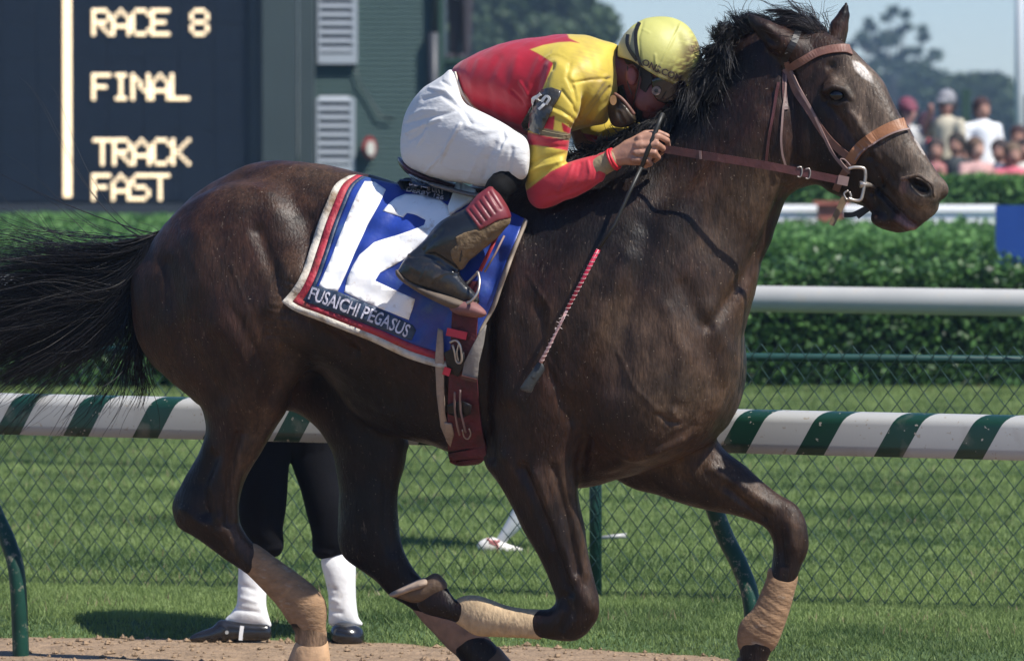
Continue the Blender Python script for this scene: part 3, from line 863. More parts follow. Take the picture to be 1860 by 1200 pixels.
# tall pale mast at right
t = MB(); A = U(1851, 300, SC(110)); t.tube([(A[0], A[1], 0), (A[0], A[1], U(1851, -200, SC(110))[2])], [0.085, 0.06], 12)
tag(t.build("light_mast", mat("pale_metal", (0.50, 0.52, 0.55), 0.4), None, True), "tall pale mast rising behind the crowd at the right edge", "mast")
# haze
hz = MB(); hz.box(-150, 150, -25, 760, -1.2, 60)
hm = bpy.data.materials.new("haze"); hm.use_nodes = True
for n_ in list(hm.node_tree.nodes):
    if n_.type == 'BSDF_PRINCIPLED': hm.node_tree.nodes.remove(n_)
pv_ = hm.node_tree.nodes.new("ShaderNodeVolumePrincipled"); pv_.inputs["Density"].default_value = 0.0005; pv_.inputs["Color"].default_value = (0.55, 0.78, 1.0, 1); pv_.inputs["Anisotropy"].default_value = 0.3
hm.node_tree.links.new(pv_.outputs[0], hm.node_tree.nodes["Material Output"].inputs["Volume"])
tag(hz.build("haze", hm), kind="stuff")
# ================================================================ HORSE
TB = 0.36
def yb(X, Z=None): return -TB * X
def off(o): return lambda X, Z: -TB * X + o
def yhead(X, Z): return np.where(X > 0.80, -TB * 0.80 - 0.50 * (X - 0.80), -TB * X)
def yh(o): return lambda X, Z: yhead(X, Z) + o
def Yat(px, o=0.0): return float(yb((px - 930) / 620.0) + o)
def Yh(px, o=0.0): return float(yhead(np.array((px - 930) / 620.0), 0) + o)

NOSE = -0.078
trunk = [(262,470),(277,437),(297,410),(333,370),(360,347),(400,323),(440,303),(473,294),(507,291),(540,293),(567,296),(620,305),
 (680,320),(760,340),(850,346),(910,338),(960,322),(1010,300),(1060,288),(1110,272),(1160,262),(1230,310),(1290,360),(1340,440),(1362,500),(1355,560),
 (1350,600),(1348,633),(1346,667),(1338,700),(1325,735),(1312,757),(1290,790),(1268,812),(1230,833),(1180,853),(1130,868),(1090,880),(1050,886),
 (1000,880),(940,862),(880,838),(820,822),(780,808),(738,797),(690,783),(640,748),(607,706),(570,672),(520,690),(440,730),(372,740),(340,717),(307,690),(277,663),
 (253,627),(243,587),(237,540),(240,500)]
quarter = [(262,470),(277,437),(297,410),(333,372),(380,345),(440,330),(500,340),(540,380),(556,440),(552,500),(540,560),(553,612),(550,635),(540,655),(537,675),(532,700),(527,728),
 (515,755),(500,778),(487,800),(467,833),(447,867),(436,900),(433,933),(440,960),(463,990),(500,1013),(533,1037),(566,1062),(586,1085),(591,1113),(589,1135),(596,1165),(600,1215),
 (605,1240),(600,1262),(520,1262),(524,1235),(528,1200),(538,1172),(536,1150),(524,1128),(508,1103),(488,1079),(463,1054),(435,1031),(407,1015),(377,992),(350,972),(325,958),
 (315,940),(311,920),(318,900),(333,873),(350,843),(363,817),(373,785),(371,757),(363,737),(340,717),(307,690),(277,663),(253,627),(242,587),(237,540),(240,500)]
far_hind = [(540,600),(600,640),(690,700),(740,795),(738,820),(736,843),(728,870),(722,900),(722,933),(727,967),(734,1000),(748,1027),(770,1052),(800,1080),(835,1118),(866,1147),(886,1157),
 (903,1174),(925,1198),(945,1225),(935,1262),(850,1262),(845,1230),(838,1202),(815,1176),(790,1148),(765,1122),(740,1100),(706,1079),(687,1060),(653,1034),(622,1008),(614,975),(615,930),(617,890),
 (612,860),(605,827),(590,795),(567,770),(530,748),(480,740),(440,700),(440,640)]
near_fore = [(905,640),(960,600),(1040,620),(1060,700),(1055,780),(1050,840),(1050,887),(1054,920),(1061,953),(1067,993),(1073,1027),(1081,1060),(1088,1090),(1087,1117),(1071,1143),
 (1052,1160),(1033,1165),(1010,1162),(987,1158),(953,1155),(903,1153),(867,1151),(845,1138),(823,1128),(793,1121),(768,1112),(757,1095),(765,1075),(790,1058),(810,1062),(822,1080),
 (830,1089),(847,1083),(867,1083),(893,1091),(920,1101),(953,1107),(980,1107),(1000,1104),(1009,1088),(1003,1067),(990,1033),(973,1000),(953,967),(933,927),(913,893),(896,866),(880,838),(875,780),(880,700)]
far_fore = [(1060,800),(1150,760),(1240,750),(1290,788),(1320,820),(1350,843),(1383,872),(1413,896),(1437,909),(1452,924),(1464,950),(1469,985),(1464,1010),(1454,1030),(1448,1050),(1440,1077),
 (1430,1113),(1418,1148),(1404,1178),(1392,1205),(1396,1232),(1398,1262),(1318,1262),(1328,1230),(1343,1200),(1342,1176),(1342,1153),(1350,1127),(1372,1103),(1386,1073),(1395,1050),(1401,1028),(1404,1008),
 (1404,987),(1395,965),(1375,949),(1340,937),(1307,931),(1273,923),(1240,914),(1200,901),(1160,890),(1123,873),(1080,850)]
neck = [(960,330),(1010,302),(1060,290),(1110,270),(1160,242),(1210,214),(1250,188),(1283,156),(1299,124),(1316,88),(1345,62),(1390,45),(1440,45),(1475,60),(1500,120),(1500,200),(1490,270),(1468,325),(1446,345),
 (1430,360),(1420,382),(1413,402),(1400,443),(1384,477),(1370,513),(1358,545),(1310,620),(1200,640),(1060,600),(960,480),(930,400)]
head = [(1395,62),(1415,48),(1440,42),(1475,46),(1508,62),(1538,80),(1557,97),(1573,113),(1593,133),(1609,153),(1622,181),(1637,210),(1650,228),(1660,248),(1671,264),(1688,290),(1705,315),(1719,330),(1725,345),
 (1720,358),(1708,366),(1705,380),(1693,394),(1675,404),(1650,400),(1625,392),(1598,378),(1570,362),(1545,358),(1520,352),(1493,338),(1467,333),(1440,325),(1420,300),(1408,260),(1402,200),(1400,140),(1392,95)]
jaw = [(1500,300),(1560,310),(1600,340),(1640,375),(1672,403),(1668,414),(1652,421),(1633,424),(1612,418),(1600,407),(1587,391),(1572,377),(1553,369),(1522,353),(1500,338)]

H = 0.0062
XX1 = U(1385, 300)[0]; ZZ1 = U(900, 440)[2]
GX = np.concatenate([np.arange(U(225, 0)[0], XX1, 0.0072), np.arange(XX1, U(1760, 0)[0], 0.0042)])
GZ = np.concatenate([np.arange(-0.03, ZZ1, 0.0072), np.arange(ZZ1, U(900, -20)[2], 0.0042)])
GY = np.arange(-0.80, 0.82, 0.0072)
shapes = [
 (Swell(trunk, yb, 0.66, 0.008), 0.02, '+'),
 (Swell(neck, yb, 0.56, 0.006), 0.06, '+'),
 (Swell(head, yhead, 0.60, 0.004), 0.035, '+'),
 (Swell(jaw, yhead, 1.15, 0.004), 0.02, '+'),
 (Swell(quarter, off(-0.125), 0.76, 0.006), 0.028, '+'),
 (Swell(far_hind, off(0.13), 0.75, 0.006), 0.035, '+'),
 (Swell(near_fore, off(-0.125), 0.80, 0.005), 0.035, '+'),
 (Swell(far_fore, off(0.13), 0.80, 0.005), 0.035, '+'),
 # shoulder, breast and arm muscles
 (Ell(1085, 520, Yat(1085, -0.15), 0.30, 0.085, 0.14, 62), 0.06, '+'),
 (Ell(1010, 700, Yat(1010, -0.17), 0.17, 0.075, 0.12, 75), 0.06, '+'),
 (Ell(1200, 700, Yat(1200, -0.13), 0.22, 0.095, 0.15, 65), 0.09, '+'),
 (Ell(1290, 690, Yat(1290, 0.06), 0.17, 0.11, 0.10, 80), 0.06, '+'),
 (Ell(700, 560, Yat(700, -0.10), 0.36, 0.17, 0.20, -12), 0.08, '+'),
 (Ell(480, 600, Yat(480, -0.20), 0.17, 0.08, 0.12, -55), 0.05, '+'),
 # cheek, eye socket, facial crest, muzzle
 (Ell(1462, 245, Yh(1462, -0.055), 0.115, 0.034, 0.085, 75), 0.03, '+'),
 (Ell(1520, 165, Yh(1520, -0.068), 0.042, 0.026, 0.028, -20), 0.02, '+'),
 (Ell(1510, 150, Yh(1510, 0.085), 0.045, 0.026, 0.03, -20), 0.02, '+'),
 (Cap([(1540,195,Yh(1540,-0.068),0.012),(1575,245,Yh(1575,-0.064),0.010),(1598,285,Yh(1598,-0.052),0.006)]), 0.018, '+'),
 (Ell(1672, 345, Yh(1672, -0.030), 0.05, 0.035, 0.042, -40), 0.02, '+'),
 (Ell(1670, 345, Yh(1670, 0.045), 0.05, 0.03, 0.042, -40), 0.02, '+'),
 (Ell(1602, 400, Yh(1610, 0.0), 0.034, 0.034, 0.022, -20), 0.015, '+'),
 (Cap([(1636,325,Yh(1640,-0.076),0.006),(1668,318,Yh(1665,-0.078),0.008),(1693,335,Yh(1690,-0.072),0.008),(1697,357,Yh(1697,-0.062),0.007)]), 0.016, '+'),
 # nostrils, eye hollow, mouth
 (Ell(1671, 340, Yh(1672, NOSE), 0.036, 0.042, 0.0185, -32), 0.006, '-'),
 (Ell(1680, 345, Yh(1680, 0.09), 0.034, 0.030, 0.017, -32), 0.010, '-'),
 (Ell(1521, 172, Yh(1521, -0.102), 0.027, 0.020, 0.017, -14), 0.010, '-'),
 (Cap([(1583,347,Yh(1583,-0.066),0.006),(1605,360,Yh(1605,-0.070),0.008),(1628,380,Yh(1628,-0.064),0.009),(1645,394,Yh(1648,-0.055),0.009),(1668,408,Yh(1668,-0.03),0.008)]), 0.008, '-'),
 # ears
 (Cap([(1446,92,Yh(1446,-0.045),0.042),(1415,72,Yh(1415,-0.075),0.040),(1392,55,Yh(1392,-0.09),0.030),(1372,40,Yh(1372,-0.09),0.018),(1357,26,Yh(1357,-0.085),0.005)]), 0.022, '+'),
 (Cap([(1518,72,Yh(1518,0.085),0.030),(1524,50,Yh(1518,0.09),0.029),(1533,28,Yh(1518,0.09),0.018),(1538,4,Yh(1518,0.085),0.003)]), 0.02, '+'),
 (Ell(1388, 62, Yh(1388, -0.135), 0.05, 0.03, 0.014, -38), 0.012, '-'),
 (Ell(1537, 40, Yh(1530, 0.055), 0.035, 0.016, 0.010, 78), 0.008, '-'),
]
HV, HQ = sculpt(shapes, GX, GY, GZ)
HV = adj_smooth(HV, HQ, 3, 0.5)
strokes = [
 # hindquarter
 ([(490,350),(520,420),(535,500)], 24, 0.007), ([(470,420),(500,500),(520,560)], 14, -0.010), ([(560,400),(566,470),(548,550)], 16, -0.008),
 ([(500,560),(545,625)], 30, 0.012), ([(300,480),(330,620),(400,720)], 16, -0.009), ([(360,430),(400,600),(450,720)], 30, 0.010),
 ([(395,620),(430,700),(440,800)], 14, -0.006), ([(520,640),(490,720),(470,790)], 12, -0.007),
 ([(420,560),(470,650),(500,700)], 10, -0.004),
 # gaskin, hock
 ([(430,790),(415,870),(412,950)], 7, -0.012), ([(445,800),(430,880),(428,940)], 7, 0.006), ([(385,830),(365,880),(372,930)], 12, -0.014),
 ([(335,925),(360,945),(395,965)], 9, 0.007), ([(400,940),(430,1000),(450,1030)], 8, 0.005), ([(385,960),(415,1005)], 7, -0.005),
 # flank, ribs
 ([(545,570),(575,600),(640,640)], 14, -0.014), ([(575,640),(640,700),(740,760)], 14, 0.006),
 ([(600,610),(640,680)], 7, -0.002), ([(640,640),(670,720)], 7, -0.002), ([(680,680),(705,745)], 7, -0.0025), ([(720,690),(745,770)], 7, -0.0025),
 # shoulder and elbow
 ([(905,470),(885,600),(880,760),(885,830)], 14, -0.016), ([(940,450),(925,600),(925,720)], 22, 0.010), ([(1180,420),(1130,600),(1120,700)], 20, -0.008),
 ([(1140,470),(1080,600),(1040,700)], 22, 0.008), ([(980,560),(1000,680),(1040,760)], 14, -0.007), 
 ([(1052,868),(1058,830),(1066,800)], 9, -0.010), ([(1198,752),(1212,766),(1232,768)], 4, -0.006), ([(1150,830),(1220,800),(1262,770)], 5, -0.003),
 ([(1225,748),(1229,757)], 8, 0.006), ([(1110,852),(1190,822),(1250,790)], 7, 0.003), ([(1240,520),(1280,600),(1300,700)], 16, -0.007), ([(1290,560),(1320,640),(1300,740)], 16, 0.006),
 ([(1210,560),(1240,640),(1235,720)], 14, 0.006), ([(1100,850),(1180,820),(1240,800)], 8, 0.005),
 # neck: jugular groove, crest
 ([(1430,345),(1392,430),(1345,520),(1290,590)], 12, -0.012), ([(1440,300),(1440,200),(1430,130)], 14, -0.014), ([(1380,220),(1310,330),(1220,420)], 30, 0.010),
 ([(1300,260),(1230,330),(1170,400)], 20, -0.006), ([(1400,170),(1330,250),(1250,330)], 10, -0.004),
 # near forearm
 ([(950,850),(985,930),(1020,1020),(1035,1075)], 8, -0.010), ([(1005,850),(1030,940),(1050,1040)], 7, -0.008), ([(975,860),(1010,960),(1035,1050)], 8, 0.007),
 ([(1040,870),(1050,960),(1062,1040)], 8, 0.004), ([(920,830),(960,900),(1000,1000)], 10, 0.005), ([(1025,1085),(1035,1110),(1020,1140)], 9, -0.007), ([(1055,1075),(1072,1100)], 12, 0.005),
 # far forearm
 ([(1320,885),(1360,920),(1385,940)], 7, -0.009), ([(1290,850),(1340,880),(1400,920)], 10, 0.006), ([(1240,870),(1300,905)], 9, -0.004), ([(1435,950),(1440,990)], 9, 0.004),([(1418,960),(1420,1000),(1425,1025)], 6, -0.005),
 # far hind
 ([(700,870),(700,940),(712,1000)], 9, -0.006),
 # face
 ([(1545,205),(1580,255),(1600,300)], 6, 0.004), ([(1500,185),(1535,230),(1560,270)], 7, -0.006), ([(1580,285),(1610,305),(1625,330)], 6, -0.005), ([(1600,270),(1635,300)], 8, 0.003),
 ([(1497,165),(1515,157),(1535,163),(1545,178)], 5, 0.007), ([(1505,188),(1522,192),(1538,186)], 4, 0.004), ([(1508,120)], 9, -0.008), ([(1510,140)], 10, 0.004),
 ([(1640,330),(1636,345),(1650,362),(1672,375)], 6, 0.006), ([(1600,330),(1615,350),(1640,385)], 7, -0.006), ([(1585,300),(1600,330),(1600,355)], 4, -0.004),
 ([(1450,300),(1500,320),(1540,330)], 12, -0.004), ([(1470,100),(1440,120)], 10, 0.003), ([(1590,345),(1608,360),(1630,383),(1652,402),(1662,409)], 3.4, -0.010), ([(1625,398),(1648,415)], 6, 0.006), ([(1600,338),(1590,345),(1584,352)], 4, -0.006), ([(1575,345),(1595,372)], 6, -0.004),
]
# fine sliding skin folds at the flank, stifle and throat, and raised veins
for i in range(9):
    strokes.append(([(505 - i * 3, 505 + i * 13), (545 - i * 2, 520 + i * 11)], 3.2, -0.0028))
for i in range(7):
    strokes.append(([(590 + i * 22, 590 + i * 8), (600 + i * 24, 625 + i * 9)], 4, -0.002))
strokes += [([(960,500),(1000,560),(990,640),(1030,720)], 3, 0.0025), ([(1120,640),(1150,700),(1200,750)], 3, 0.0025), ([(420,480),(450,560),(440,640),(470,700)], 3, 0.0022),
            ([(1560,215),(1555,250),(1575,275)], 2.5, 0.003), ([(700,640),(760,680),(800,740)], 3, 0.002), ([(1010,870),(1020,960),(1045,1060)], 2.5, 0.002)]
HV = relief(HV, HQ, [(a_, w_, d_ * 1.3) for a_, w_, d_ in strokes])
HN = vnormals(HV, HQ)
HV = noise_disp(HV, HN, 22, 0.0022, seed=3)
horse = empty("racehorse", (0, 0, 0))
tag(horse, "dark bay racehorse galloping right with white forehead star and tan leg bandages", "horse")
# coat colour: bay body, black points, dusty muzzle and shoulder, white star; underside shade and sunlit edges painted in
PXH = pix(HV)
base = np.array((0.0190, 0.0066, 0.0036)); black = np.array((0.0024, 0.0018, 0.0019)); tan = np.array((0.062, 0.035, 0.019)); dust = np.array((0.078, 0.053, 0.034)); white = np.array((0.50, 0.45, 0.40))
C = np.tile(base, (len(HV), 1))
def lay(c, w): 
    global C
    w = np.clip(w, 0, 1)[:, None]; C = C * (1 - w) + c * w
rs = np.random.RandomState(5)
nz = np.zeros(len(HV))
for _ in range(14):
    k = rs.randn(3) * rs.choice([6, 14, 30]); nz += np.sin(HV @ k + rs.rand() * 6.28) / 5
z = HV[:, 2]
lay(tan, 0.10 + 0.14 * nz)
lay(tan, stroke_w(PXH, [(330,560),(360,640),(420,700)], 45) * (0.20 + 0.12 * nz))
lay(tan, stroke_w(PXH, [(400,340),(470,320)], 40) * 0.2)
lay(dust, stroke_w(PXH, [(1150,520),(1250,600),(1270,700)], 115) * (0.40 + 0.3 * nz))
lay(tan, stroke_w(PXH, [(1330,560),(1335,680),(1290,770)], 40) * 0.5)
lay(dust, stroke_w(PXH, [(1400,330),(1300,450)], 60) * (0.25 + 0.2 * nz))
lay(dust, stroke_w(PXH, [(1120,620),(1180,760)], 60) * 0.25)
lay(tan, stroke_w(PXH, [(525,500),(515,600),(530,680)], 40) * 0.65)  # flank and stifle painted tan where the sun falls on them
lay(tan, stroke_w(PXH, [(480,760),(440,860),(430,940)], 28) * 0.8)  # sunlit front of the gaskin, put into the colour
lay(tan, stroke_w(PXH, [(580,298),(620,305)], 40) * 0.9)
lay(tan, stroke_w(PXH, [(1010,860),(1050,960)], 30) * 0.4)
lay(tan, stroke_w(PXH, [(1200,850),(1330,880)], 40) * 0.8)
legz = 1 / (1 + np.exp((z - 0.62 - 0.03 * nz) / 0.05))
lay(black, legz * 0.62)
lay(tan, stroke_w(PXH, [(455,800),(425,880),(425,950),(450,1000)], 20) * 0.75)  # from here, tan highlights painted along the lit front edges of the legs
lay(tan, stroke_w(PXH, [(1035,870),(1052,960),(1060,1040)], 16) * 0.7)
lay(tan, stroke_w(PXH, [(975,880),(1005,980)], 14) * 0.35)
lay(tan, stroke_w(PXH, [(1240,850),(1330,880),(1400,920)], 26) * 0.9)
lay(tan * 0.8, stroke_w(PXH, [(1440,940),(1450,990)], 16) * 0.6)
lay(tan, stroke_w(PXH, [(1060,1060),(1075,1100)], 14) * 0.35)
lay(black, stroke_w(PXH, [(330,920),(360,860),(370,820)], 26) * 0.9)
lay(black, stroke_w(PXH, [(660,720),(670,820),(670,950)], 90) * 0.8)  # far hind leg blackened: shade beneath the horse painted in
lay(black, stroke_w(PXH, [(560,640),(700,730),(850,800)], 45) * 0.7)  # shade of the belly's underside painted into the coat
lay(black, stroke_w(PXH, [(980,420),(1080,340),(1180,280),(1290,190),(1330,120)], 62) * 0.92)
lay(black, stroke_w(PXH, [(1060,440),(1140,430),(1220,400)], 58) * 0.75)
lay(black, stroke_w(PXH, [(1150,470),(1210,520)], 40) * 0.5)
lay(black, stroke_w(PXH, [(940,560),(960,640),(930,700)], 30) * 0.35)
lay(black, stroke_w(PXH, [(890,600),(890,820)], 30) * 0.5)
lay(black, stroke_w(PXH, [(1490,250),(1530,330),(1500,300),(1470,200)], 28) * 0.65)
lay(black, stroke_w(PXH, [(1521,172)], 22) * 0.85)
lay(black, stroke_w(PXH, [(1600,345),(1600,370),(1615,385)], 18) * 0.75)
dust = np.array((0.125, 0.092, 0.066))
lay(dust, stroke_w(PXH, [(1560,120),(1600,200),(1640,260),(1690,330)], 42) * (0.78 + 0.15 * nz))
lay(dust, stroke_w(PXH, [(1545,150),(1575,230)], 30) * (0.5 + 0.2 * nz))
lay(black, stroke_w(PXH, [(1512,172),(1521,174),(1530,172)], 17) * 0.9)
lay(black, stroke_w(PXH, [(1585,300),(1590,330)], 16) * 0.3)
lay(dust * 1.1, stroke_w(PXH, [(1650,350),(1690,380)], 26) * 0.8)
lay(np.array((0.24, 0.13, 0.115)), stroke_w(PXH, [(1636,396),(1658,413)], 7) * 0.85)
lay(np.array((0.3, 0.17, 0.16)), stroke_w(PXH, [(1643,332),(1642,344)], 7) * 0.6)
sdw = poly_sd(np.array([(1548,110),(1560,113),(1573,124),(1583,137),(1587,152),(1578,147),(1565,140),(1553,126)], float), PXH[:, 0] + 1.5 * nz, PXH[:, 1])
lay(white, np.clip(0.5 - sdw / 3, 0, 1) * 0.92 * (HN[:, 1] < 0.3))
lay(black, np.clip(0.5 - poly_sd(np.array([(1648,324),(1664,322),(1684,331),(1696,347),(1692,361),(1676,358),(1655,342)], float), PXH[:, 0], PXH[:, 1]) / 5, 0, 1) * 0.93 * (PXH[:, 0] > 1600))
lay(white, (stroke_w(PXH, [(1662,252),(1678,280)], 2.6) > 0.5) * 0.6)
lay(black, stroke_w(PXH, [(1357,25),(1372,40),(1385,58)], 12) * 0.9)
lay(black, stroke_w(PXH, [(1538,2),(1535,22)], 9) * 0.9)
lay(black, (stroke_w(PXH, [(1655,330),(1690,352)], 14) * (HV[:, 1] > -0.58 + 0*z)) * 0.0)
lay(np.array((0.30, 0.19, 0.11)), stroke_w(PXH, [(565,1150),(562,1190)], 26) * (PXH[:,1] > 1140) * 0.85)
lay(np.array((0.012,0.004,0.005)), (stroke_w(PXH, [(1662,333),(1682,348)], 11) * (HN[:,1] > -0.55)) * (stroke_w(PXH, [(1662,333),(1682,348)], 16) > 0.4))
coat = mat("coat_hair", rough=0.52, attr="coat", dirt=(0.16, 0.125, 0.09), dirt_amt=0.02, dirt_scale=70, var=0.30, vscale=42, bump=0.42, bscale=150, stretch=(1, 1, 0.3), spec=0.26, sheen=0.0, bdist=0.006)
# mottled coat: blotches of dried sweat and dust, uneven sheen
nt = coat.node_tree; pr = nt.nodes["Principled BSDF"]; lk = pr.inputs["Base Color"].links[0]; src = lk.from_socket
tcn = [n for n in nt.nodes if n.type == 'TEX_COORD'][0]
def nz_(sc, det, lo, hi, a, b, st=(1, 1, 1), dist=0.0):
    mp = nt.nodes.new("ShaderNodeMapping"); mp.inputs["Scale"].default_value = st; nt.links.new(tcn.outputs["Object"], mp.inputs[0])
    t = nt.nodes.new("ShaderNodeTexNoise"); t.inputs["Scale"].default_value = sc; t.inputs["Detail"].default_value = det; t.inputs["Roughness"].default_value = 0.62; t.inputs["Distortion"].default_value = dist
    nt.links.new(mp.outputs[0], t.inputs["Vector"]); r = nt.nodes.new("ShaderNodeMapRange")
    for i, v in zip((1, 2, 3, 4), (lo, hi, a, b)): r.inputs[i].default_value = v
    nt.links.new(t.outputs[0], r.inputs[0]); return r.outputs[0]
m1_ = nt.nodes.new("ShaderNodeVectorMath"); m1_.operation = 'SCALE'; nt.links.new(src, m1_.inputs[0]); nt.links.new(nz_(7, 7, 0.35, 0.68, 0.55, 1.5, dist=0.6), m1_.inputs["Scale"])
m2_ = nt.nodes.new("ShaderNodeVectorMath"); m2_.operation = 'SCALE'; nt.links.new(m1_.outputs[0], m2_.inputs[0]); nt.links.new(nz_(130, 3, 0.35, 0.65, 0.70, 1.32, (1, 1, 0.22)), m2_.inputs["Scale"])
fl_ = nt.nodes.new("ShaderNodeMix"); fl_.data_type = 'RGBA'; nt.links.new(nz_(150, 1, 0.745, 0.77, 0, 0.7), fl_.inputs[0]); nt.links.new(m2_.outputs[0], fl_.inputs[6]); fl_.inputs[7].default_value = (0.26, 0.21, 0.16, 1)
nt.links.new(fl_.outputs[2], pr.inputs["Base Color"])
nt.links.new(nz_(11, 5, 0.35, 0.65, 0.62, 0.40), pr.inputs["Roughness"])
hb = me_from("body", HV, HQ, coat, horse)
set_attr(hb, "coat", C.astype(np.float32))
HB = bvh_of(HV, HQ)
if 0:
    pass
def on_horse(px, py, lift=0.0, ymax=5.0):
    """point on the camera side of the horse at a photo pixel, lifted off the skin"""
    o = Vector((0, -CAM_D, CAM_H)); t = Vector(U(px, py, 0.0)); d = (t - o).normalized()
    h = HB.ray_cast(o + d * (CAM_D - 3), d)
    if h[0] is None: return None, None
    return h[0] + h[1] * lift, h[1]

DBG = 0
if DBG:
    for q in [(1521,173),(1672,340),(1640,380),(1620,372),(1560,335),(1500,250),(1590,350),(1650,400),(850,400),(850,600),(850,800),(780,460),(1165,300),(965,690),(1100,430)]:
        p_ = on_horse(*q)[0]
        print("DBG", q, None if p_ is None else round(p_.y - float(yhead(np.array(p_.x), 0)), 3))
# ================================================================ EYES, HOOVES, BANDAGES, HAIR
from mathutils import geometry as geo
def simple(shapes, h, name, m, parent, smooth=2, strokes=None, dis=None, h_y=None):
    bs = np.array([s[0].bounds() for s in shapes]); p = 0.012
    gx = np.arange(bs[:, 0].min() - p, bs[:, 1].max() + p, h); gy = np.arange(bs[:, 2].min() - p, bs[:, 3].max() + p, h_y or h); gz = np.arange(bs[:, 4].min() - p, bs[:, 5].max() + p, h)
    V, Q = sculpt(shapes, gx, gy, gz)
    if smooth: V = adj_smooth(V, Q, smooth, 0.5)
    if strokes: V = relief(V, Q, strokes)
    if dis: V = noise_disp(V, vnormals(V, Q), *dis)
    o = me_from(name, V, Q, m, parent)
    return o, V, Q
M_eye = mat("dark_eye", (0.003, 0.002, 0.002), 0.12, spec=0.45)
for py_, oo, px_ in ((173, -0.0805, 1521), (168, 0.082, 1516)):
    bpy_c = U(px_, py_, Yh(px_, oo)); m_ = bmesh.new(); bmesh.ops.create_uvsphere(m_, u_segments=20, v_segments=14, radius=0.0205)
    V = np.array([v.co[:] for v in m_.verts]) * (1.12, 0.8, 0.86) + np.array(bpy_c); F = [tuple(v.index for v in f.verts) for f in m_.faces]; m_.free()
    me_from("eye", V, F, M_eye, horse)
M_band = mat("tan_bandage", (0.255, 0.155, 0.083), 0.9, var=0.22, vscale=30, bump=0.4, bscale=70, stretch=(1, 1, 2), dirt=(0.36, 0.30, 0.23), dirt_amt=0.2, dirt_scale=14, bdist=0.008)
M_band2 = mat("pale_bandage", (0.42, 0.305, 0.18), 0.9, var=0.2, vscale=26, bump=0.4, bscale=70, stretch=(2, 1, 1), dirt=(0.28, 0.17, 0.09), dirt_amt=0.16, dirt_scale=18, bdist=0.008)
M_band3 = mat("shaded_bandage", (0.30, 0.18, 0.12), 0.9, var=0.2, vscale=26, bump=0.6, bscale=50, bdist=0.008)
b_nh = [(438,1030),(434,1010),(441,996),(462,986),(500,1012),(534,1036),(568,1062),(589,1086),(594,1113),(592,1136),(592,1162),(562,1168),(536,1166),(536,1142),(524,1130),(508,1105),(488,1082),(462,1055)]
b_nf = [(983,1107),(989,1120),(988,1145),(982,1160),(953,1158),(903,1156),(866,1154),(843,1141),(824,1126),(822,1105),(829,1088),(846,1081),(868,1081),(893,1089),(920,1099),(953,1105)]
b_ff = [(1397,1030),(1420,1036),(1449,1042),(1443,1077),(1433,1113),(1420,1150),(1408,1176),(1390,1190),(1365,1193),(1346,1184),(1340,1172),(1339,1152),(1346,1128),(1368,1104),(1383,1073),(1392,1050)]
b_fh = [(745,1096),(765,1078),(790,1090),(835,1117),(868,1146),(889,1158),(893,1170),(870,1190),(842,1196),(815,1179),(789,1151),(763,1124)]
def wraps(a, b, w, n, amp):
    out = []
    a = np.array(a, float); b = np.array(b, float); d = (b - a) / np.linalg.norm(b - a); pr = np.array((-d[1], d[0]))
    for i in range(n):
        c = a + (b - a) * (i + 0.5) / n
        out.append(([tuple(c - pr * w + d * (5 + 3 * math.sin(i * 1.7))), tuple(c + d * (2 + 3 * math.sin(i * 2.3))), tuple(c + pr * w * (0.3 + 0.7 * abs(math.sin(i * 1.3))) - d * 4)], 2.2, 0.35 * amp * (0.5 + abs(math.sin(i * 2.9))) * (1 if i % 2 else -1)))
    return out
simple([(Swell(b_nh, off(-0.125), 0.90, 0.004), .01, '+')], 0.0042, "leg_bandage", M_band, horse, 1, wraps((445, 1010), (570, 1140), 30, 12, 0.0016))
simple([(Swell(b_nf, off(-0.125), 0.92, 0.004), .01, '+')], 0.0042, "leg_bandage", M_band2, horse, 1, wraps((980, 1130), (835, 1115), 30, 14, 0.0016))
simple([(Swell(b_ff, off(0.13), 0.90, 0.004), .01, '+')], 0.0042, "leg_bandage", M_band, horse, 1, wraps((1425, 1045), (1370, 1180), 30, 14, 0.0022))
simple([(Swell(b_fh, off(0.13), 0.86, 0.004), .01, '+')], 0.005, "leg_bandage", M_band3, horse, 1)
M_hoof = mat("hoof_horn", (0.10, 0.062, 0.035), 0.55, var=0.3, vscale=25, bump=0.4, bscale=60)
M_sole = mat("hoof_dusty", (0.32, 0.24, 0.18), 0.85, var=0.25, vscale=30)
simple([(Swell([(768,1092),(775,1062),(790,1042),(806,1051),(813,1064),(806,1080),(790,1094),(772,1100)], off(-0.125), 1.0, 0.004), .01, '+'),
        (Swell([(709,1078),(737,1064),(770,1050),(788,1041),(800,1046),(806,1062),(790,1078),(772,1092),(750,1094),(730,1088)], off(-0.125), 1.25, 0.004), .008, '+')], 0.0042, "hoof", M_hoof, horse, 1)
simple([(Swell([(707,1078),(738,1062),(768,1049),(778,1052),(776,1064),(748,1074),(716,1084)], off(-0.125), 3.6, 0.003), .004, '+')], 0.004, "horseshoe", M_sole, horse, 1)
simple([(Swell([(536,1166),(560,1156),(596,1162),(602,1215),(608,1262),(516,1262),(522,1200)], off(-0.125), 0.98, 0.004, smooth=False), .01, '+')], 0.0045, "hoof", mat("dusty_pastern", (0.40, 0.25, 0.14), 0.85, var=0.35, vscale=18, bump=0.4, bscale=40), horse, 3)
simple([(Swell([(1340,1192),(1390,1196),(1398,1262),(1318,1262)], off(0.13), 0.95, 0.004, smooth=False), .01, '+')], 0.005, "hoof", M_hoof, horse, 2)
simple([(Swell([(850,1190),(905,1172),(950,1225),(940,1262),(850,1262)], off(0.13), 0.95, 0.004, smooth=False), .01, '+')], 0.005, "hoof", M_hoof, horse, 2)

